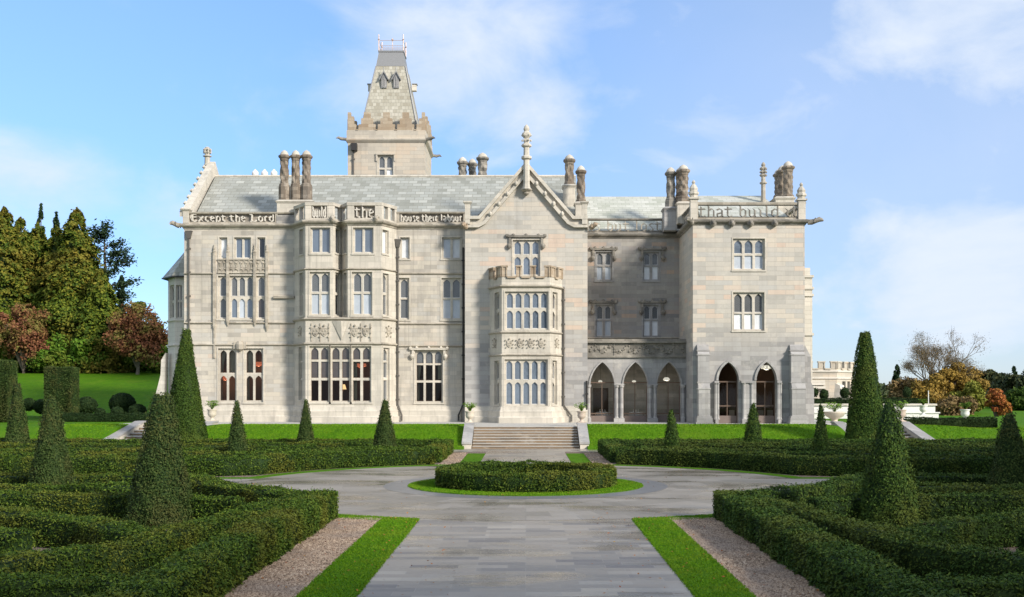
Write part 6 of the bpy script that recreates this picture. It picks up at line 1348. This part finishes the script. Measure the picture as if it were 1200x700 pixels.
for px, Y, tp, r, mt, lab, n, sh, nm in [(48, 160, 243, 17, 'spruce', 'dark narrow spruce top rising behind the cypresses on the left', 5000, .9, 'spruce'), (66, 158, 252, 20, 'spruce', 'dark spruce top directly left of the tallest golden cypress', 5000, .9, 'spruce'), (20, 158, 262, 30, 'spruce', 'dark spruce between the left edge and the broad olive cypress', 6500, .9, 'spruce'), (142, 156, 326, 13, 'spruce', 'thin sparse spruce between the tree group and the house', 2600, .9, 'spruce')]:
    conifer(px, Y, tp, r, mt, lab, gz(XP(px, Y), Y), n=n, shape=sh, droop=.1, name=nm, size=.26)
# layered pine with open tiers
def pine(px, Y, top_py, z0, label):
    x = XP(px, Y); h = ZP(top_py, Y)-z0; root = empty('pine_tree', (x, Y, z0)); mb = MB(); mb.tube([(x, Y, z0-.3), (x+.2, Y, z0+h*.6), (x, Y, z0+h)], [.4, .28, .05], 7); C = []
    for k in range(26):
        z = z0+h*(.3+.69*k/25); L = (1.2+3.4*math.sin((1-k/26)*2.0))*random.uniform(.65, 1.05); a = random.choice([0, math.pi])+random.gauss(0, .7); e = Vector((x+math.cos(a)*L, Y+math.sin(a)*L, z+.5)); mb.tube([(x, Y, z-.3), tuple(e)], [.09, .02], 5)
        m_ = 230; u = rng.uniform(.25, 1.05, m_); C.append(np.stack([x+(e.x-x)*u+rng.normal(0, .45, m_), Y+(e.y-Y)*u+rng.normal(0, .45, m_), z-.3+.8*u+rng.normal(0, .3, m_)], 1))
    C = np.vstack(C); nn = rng.normal(0, .6, C.shape); nn[:, 2] += 1; quads_mesh('crown', C-np.array([x, Y, z0]), nn, .22, 'spruce', root, aspect=.5); mb.build('trunk', 'bark', root); tag(root, label, 'tree')
pine(122, 152, 267, gz(XP(122, 152), 152), 'open branched dark pine to the right of the tallest cypress')
broadleaf(159, 150, 339, 11, 'yew_bright', 'small ivy clad tree top with a rounded dense crown near the house', gz(XP(159, 150), 150), n=6500, size=.22, trunk_h=.3, lobes=16)
broadleaf(27, 141, 354, 33, 'leaf_red', 'reddish shrub tree in the lower left of the tree group', gz(XP(27, 141), 141), n=15000, size=.17, trunk_h=.03, lobes=60)
broadleaf(161, 139, 360, 33, 'leaf_red', 'red leaved tree on the left lawn nearest the house', gz(XP(161, 139), 139), n=17000, size=.17, trunk_h=.10, lobes=60, bark='bark_pale')
for i, (px, Y, tp, r, mt, lab) in enumerate([(5, 143, 395, 26, 'shrub_green', 'green shrub at the left edge below the cypress'), (62, 142, 398, 30, 'shrub_green', 'green shrub at the foot of the cypresses right of the left red tree'), (100, 142, 396, 28, 'shrub_green', 'bright green shrub in the middle of the wood edge'), (130, 143, 392, 20, 'cypress', 'olive green shrub left of the right hand red tree'), (178, 145, 378, 20, 'cypress', 'olive green shrub behind the right hand red tree'), (150, 144, 418, 24, 'shrub_green', 'low green shrub under the right hand red tree'), (190, 142, 408, 18, 'shrub_green', 'green shrub closest to the left end of the house'), (132, 150, 352, 22, 'cypress', 'olive green tree filling the gap beside the thin spruce'), (20, 152, 405, 30, 'spruce', 'dark undergrowth bush behind the left red tree'), (80, 152, 404, 32, 'spruce', 'dark undergrowth bush behind the middle shrubs'), (165, 153, 404, 26, 'spruce', 'dark undergrowth bush behind the right hand red tree')]):
    broadleaf(px, Y, tp, r, mt, lab, gz(XP(px, Y), Y)-.4, n=7000, size=.22, lobes=26, trunk_h=.02, group='shrubs along the wood edge', name='shrub')

# right side: big half-bare willow, golden crowns, dark wood
def bare_tree(px, Y, top_py, r_px, z0, label):
    x = XP(px, Y); h = ZP(top_py, Y)-z0; root = empty('bare_willow', (x, Y, z0)); mb = MB(); tips = []
    rs = random.Random(5)
    def br(p, d, L, r, lv):
        q = p+d*L*.5+Vector((rs.gauss(0, .04*L), rs.gauss(0, .04*L), 0)); e = q+(d+Vector((rs.gauss(0, .12), rs.gauss(0, .12), .08))).normalized()*L*.5
        mb.tube([p, q, e], [r, r*.8, r*.62], 6 if lv < 2 else 4)
        if lv >= 5: tips.append(e); return
        for k in range(7 if lv == 0 else 3 if lv == 1 else rs.choice((2, 3, 3))):
            a = rs.random()*6.283 if lv else k*.9; sp = rs.uniform(.25, .6) if lv else (.12, .7, .3, .6, .45, .75, .25)[k]; ax = d.orthogonal().normalized(); ax.rotate(Matrix.Rotation(a, 3, d)); nd = (d+ax*sp+Vector((0, 0, .12))).normalized(); br(e, nd, L*(rs.uniform(1.2, 1.9) if lv == 0 else rs.uniform(.62, .85)), r*(.5 if lv == 0 else .62), lv+1)
    br(Vector((x, Y, z0)), Vector((0, 0, 1)), h*.16, h*.028, 0)
    mx = max(v[2] for v in mb.v); sc = h/(mx-z0); wx = max(abs(v[0]-x) for v in mb.v); sx = (r_px*Y/F)/wx
    mb.v = [(x+(v[0]-x)*sx, Y+(v[1]-Y)*sx, z0+(v[2]-z0)*sc) for v in mb.v]; tips = [Vector((x+(t.x-x)*sx, Y+(t.y-Y)*sx, z0+(t.z-z0)*sc)) for t in tips]
    mb.build('trunk', 'bark_pale', root)
    tp = np.array([tuple(t) for t in tips]); n = 26000; c = tp[rng.integers(0, len(tp), n)]+rng.normal(0, .55, (n, 3)); keep = rng.uniform(size=n) < np.clip(1.15-(c[:, 2]-z0)/h*.95, .12, 1); c = c[keep]
    quads_mesh('crown', c-np.array([x, Y, z0]), rng.normal(size=c.shape), .10, 'leaf_brown', root, aspect=.3)
    nt2 = MB()
    for t in tips:
        for k in range(3): d = Vector((rs.gauss(0, 1), rs.gauss(0, 1), rs.gauss(.2, 1))).normalized()*rs.uniform(.5, 1.2); nt2.tube([t, t+d*.5+Vector((0, 0, .1)), t+d], [.03, .02, .01], 3)
    nt2.build('twigs', 'bark_pale', root); tag(root, label, 'tree')
bare_tree(1100, 200, 389, 50, -1.5, 'large half bare willow rising above the golden trees on the right')
for i, (px, Y, tp, r, mt, lab, n) in enumerate([(1120, 195, 424, 33, 'leaf_gold', 'bright golden tree in the middle below the bare willow', 20000), (1086, 192, 437, 29, 'leaf_gold', 'golden brown tree left of the brightest golden one', 15000), (1064, 196, 444, 24, 'leaf_brown', 'brown leaved tree at the left end of the golden group', 8000), (1138, 188, 448, 20, 'leaf_yellowgreen', 'yellow green bush right of the golden trees', 8000), (1100, 184, 456, 18, 'leaf_gold', 'low golden bush in front of the golden trees', 7000), (1118, 178, 465, 24, 'leaf_brown', 'low brown thicket at the foot of the golden trees', 7000), (1134, 205, 424, 17, 'leaf_gold', 'pale golden tree behind and above the yellow green bush', 7000)]):
    broadleaf(px, Y, tp, r, mt, lab, -1.5, n=n, size=.24, lobes=30, trunk_h=.05, group='autumn trees right of the house')
broadleaf(1167, 150, 457, 17, 'leaf_orange', 'small orange red bush right of the yellow green one', -.5, n=6500, size=.17, lobes=24, trunk_h=.04, name='shrub')
conifer(1051, 215, 429, 12, 'spruce', 'dark conifer standing alone left of the bare willow', -1.5, n=3500, group=None, size=.3)
for i, (px, Y, tp, r, lab) in enumerate([(1155, 262, 434, 26, 'dark rounded tree behind the golden group at its right'), (1178, 250, 440, 24, 'dark green tree second from the right edge of the photo'), (1200, 240, 437, 24, 'dark green tree at the right edge of the photo'), (1165, 235, 452, 20, 'low dark green tree above the orange bush'), (1196, 215, 458, 22, 'spreading dark tree low at the right edge'), (1222, 230, 430, 26, 'dark tree just cut off by the right edge')]):
    broadleaf(px, Y, tp, r, 'wood_far' if i != 4 else 'yew_bright', lab, -1.5, n=8000, size=.42, lobes=30, trunk_h=.04, group='dark trees at the far right')
conifer(1188, 262, 431, 9, 'spruce', 'pointed dark conifer rising above the far right trees', -1.5, n=3000, group=None, size=.4)
# far wood, one mass round the horizon
def far_wood():
    C = []; Nn = []
    for k in range(260):
        a = random.uniform(-1.05, 1.05); d = random.uniform(330, 430); x, y = d*math.sin(a), d*math.cos(a)
        if abs(x/y) < .02: pass
        hh_ = random.uniform(4, 7)*(.9 if x > 0 else 1.5); r = random.uniform(5, 9); m_ = 420; v = rng.normal(size=(m_, 3)); v /= np.linalg.norm(v, axis=1)[:, None]
        C.append(v*np.array([r, r, hh_*.6])*rng.uniform(.7, 1.1, m_)[:, None]+np.array([x, y, hh_*.42-1])); Nn.append(v+rng.normal(0, .5, (m_, 3)))
    tag(quads_mesh('far_wood', np.vstack(C), np.vstack(Nn), 1.0, 'wood_far'), 'dark line of distant woodland behind the park', 'wood', kind='stuff')
far_wood()

# tall park trees standing to the right of the garden, out of the frame; they shade the right-hand parterre
def side_wood():
    C = []; Nn = []
    for k in range(34):
        x, y = random.uniform(41, 52), -24+60*k/33+random.gauss(0, .8); h = random.uniform(18.5, 22.5); r = random.uniform(3.4, 4.8)
        for q in range(9):
            m_ = 200; v = rng.normal(size=(m_, 3)); v /= np.linalg.norm(v, axis=1)[:, None]; zc = h*(.25+.68*q/8); rr = r*(1-.5*(q/8)**2)
            C.append(v*np.array([rr, rr, h*.10])*rng.uniform(.6, 1.1, m_)[:, None]+np.array([x, y, zc])); Nn.append(v+rng.normal(0, .5, (m_, 3)))
    for k in range(30):  # unseen row added behind the viewer to shade the near and left garden
        x, y = 4+44*k/29, random.uniform(-20, -9)-8*(k < 12); h = random.uniform(23, 27); r = random.uniform(3.6, 5.2)
        for q in range(9):
            m_ = 190; v = rng.normal(size=(m_, 3)); v /= np.linalg.norm(v, axis=1)[:, None]; zc = h*(.25+.68*q/8); rr = r*(1-.5*(q/8)**2)
            C.append(v*np.array([rr, rr, h*.10])*rng.uniform(.6, 1.1, m_)[:, None]+np.array([x, y, zc])); Nn.append(v+rng.normal(0, .5, (m_, 3)))
    tag(quads_mesh('side_wood', np.vstack(C), np.vstack(Nn), .55, 'wood_far'), 'tall leafy park trees right of the garden, and an unseen row added behind the viewer for shade', 'wood', kind='stuff')
side_wood()

def leaves_on_ground():
    n = 420; c = np.stack([rng.choice([-1, 1], n)*rng.uniform(1.5, 5.9, n), rng.uniform(18, 36, n), np.full(n, .062)], 1); m_ = 260; th = rng.uniform(0, 6.283, m_); q = rng.uniform(3.9, 12.3, m_)
    c = np.vstack([c, np.stack([q*np.sin(th), CY+q*np.cos(th), np.full(m_, .066)], 1)]); nn = rng.normal(0, .25, c.shape); nn[:, 2] = 1
    tag(quads_mesh('fallen_leaves', c, nn, .032, 'leaf_orange', aspect=.6), 'a few dry brown leaves scattered over the path, gravel and grass', 'leaves', kind='stuff')
leaves_on_ground()
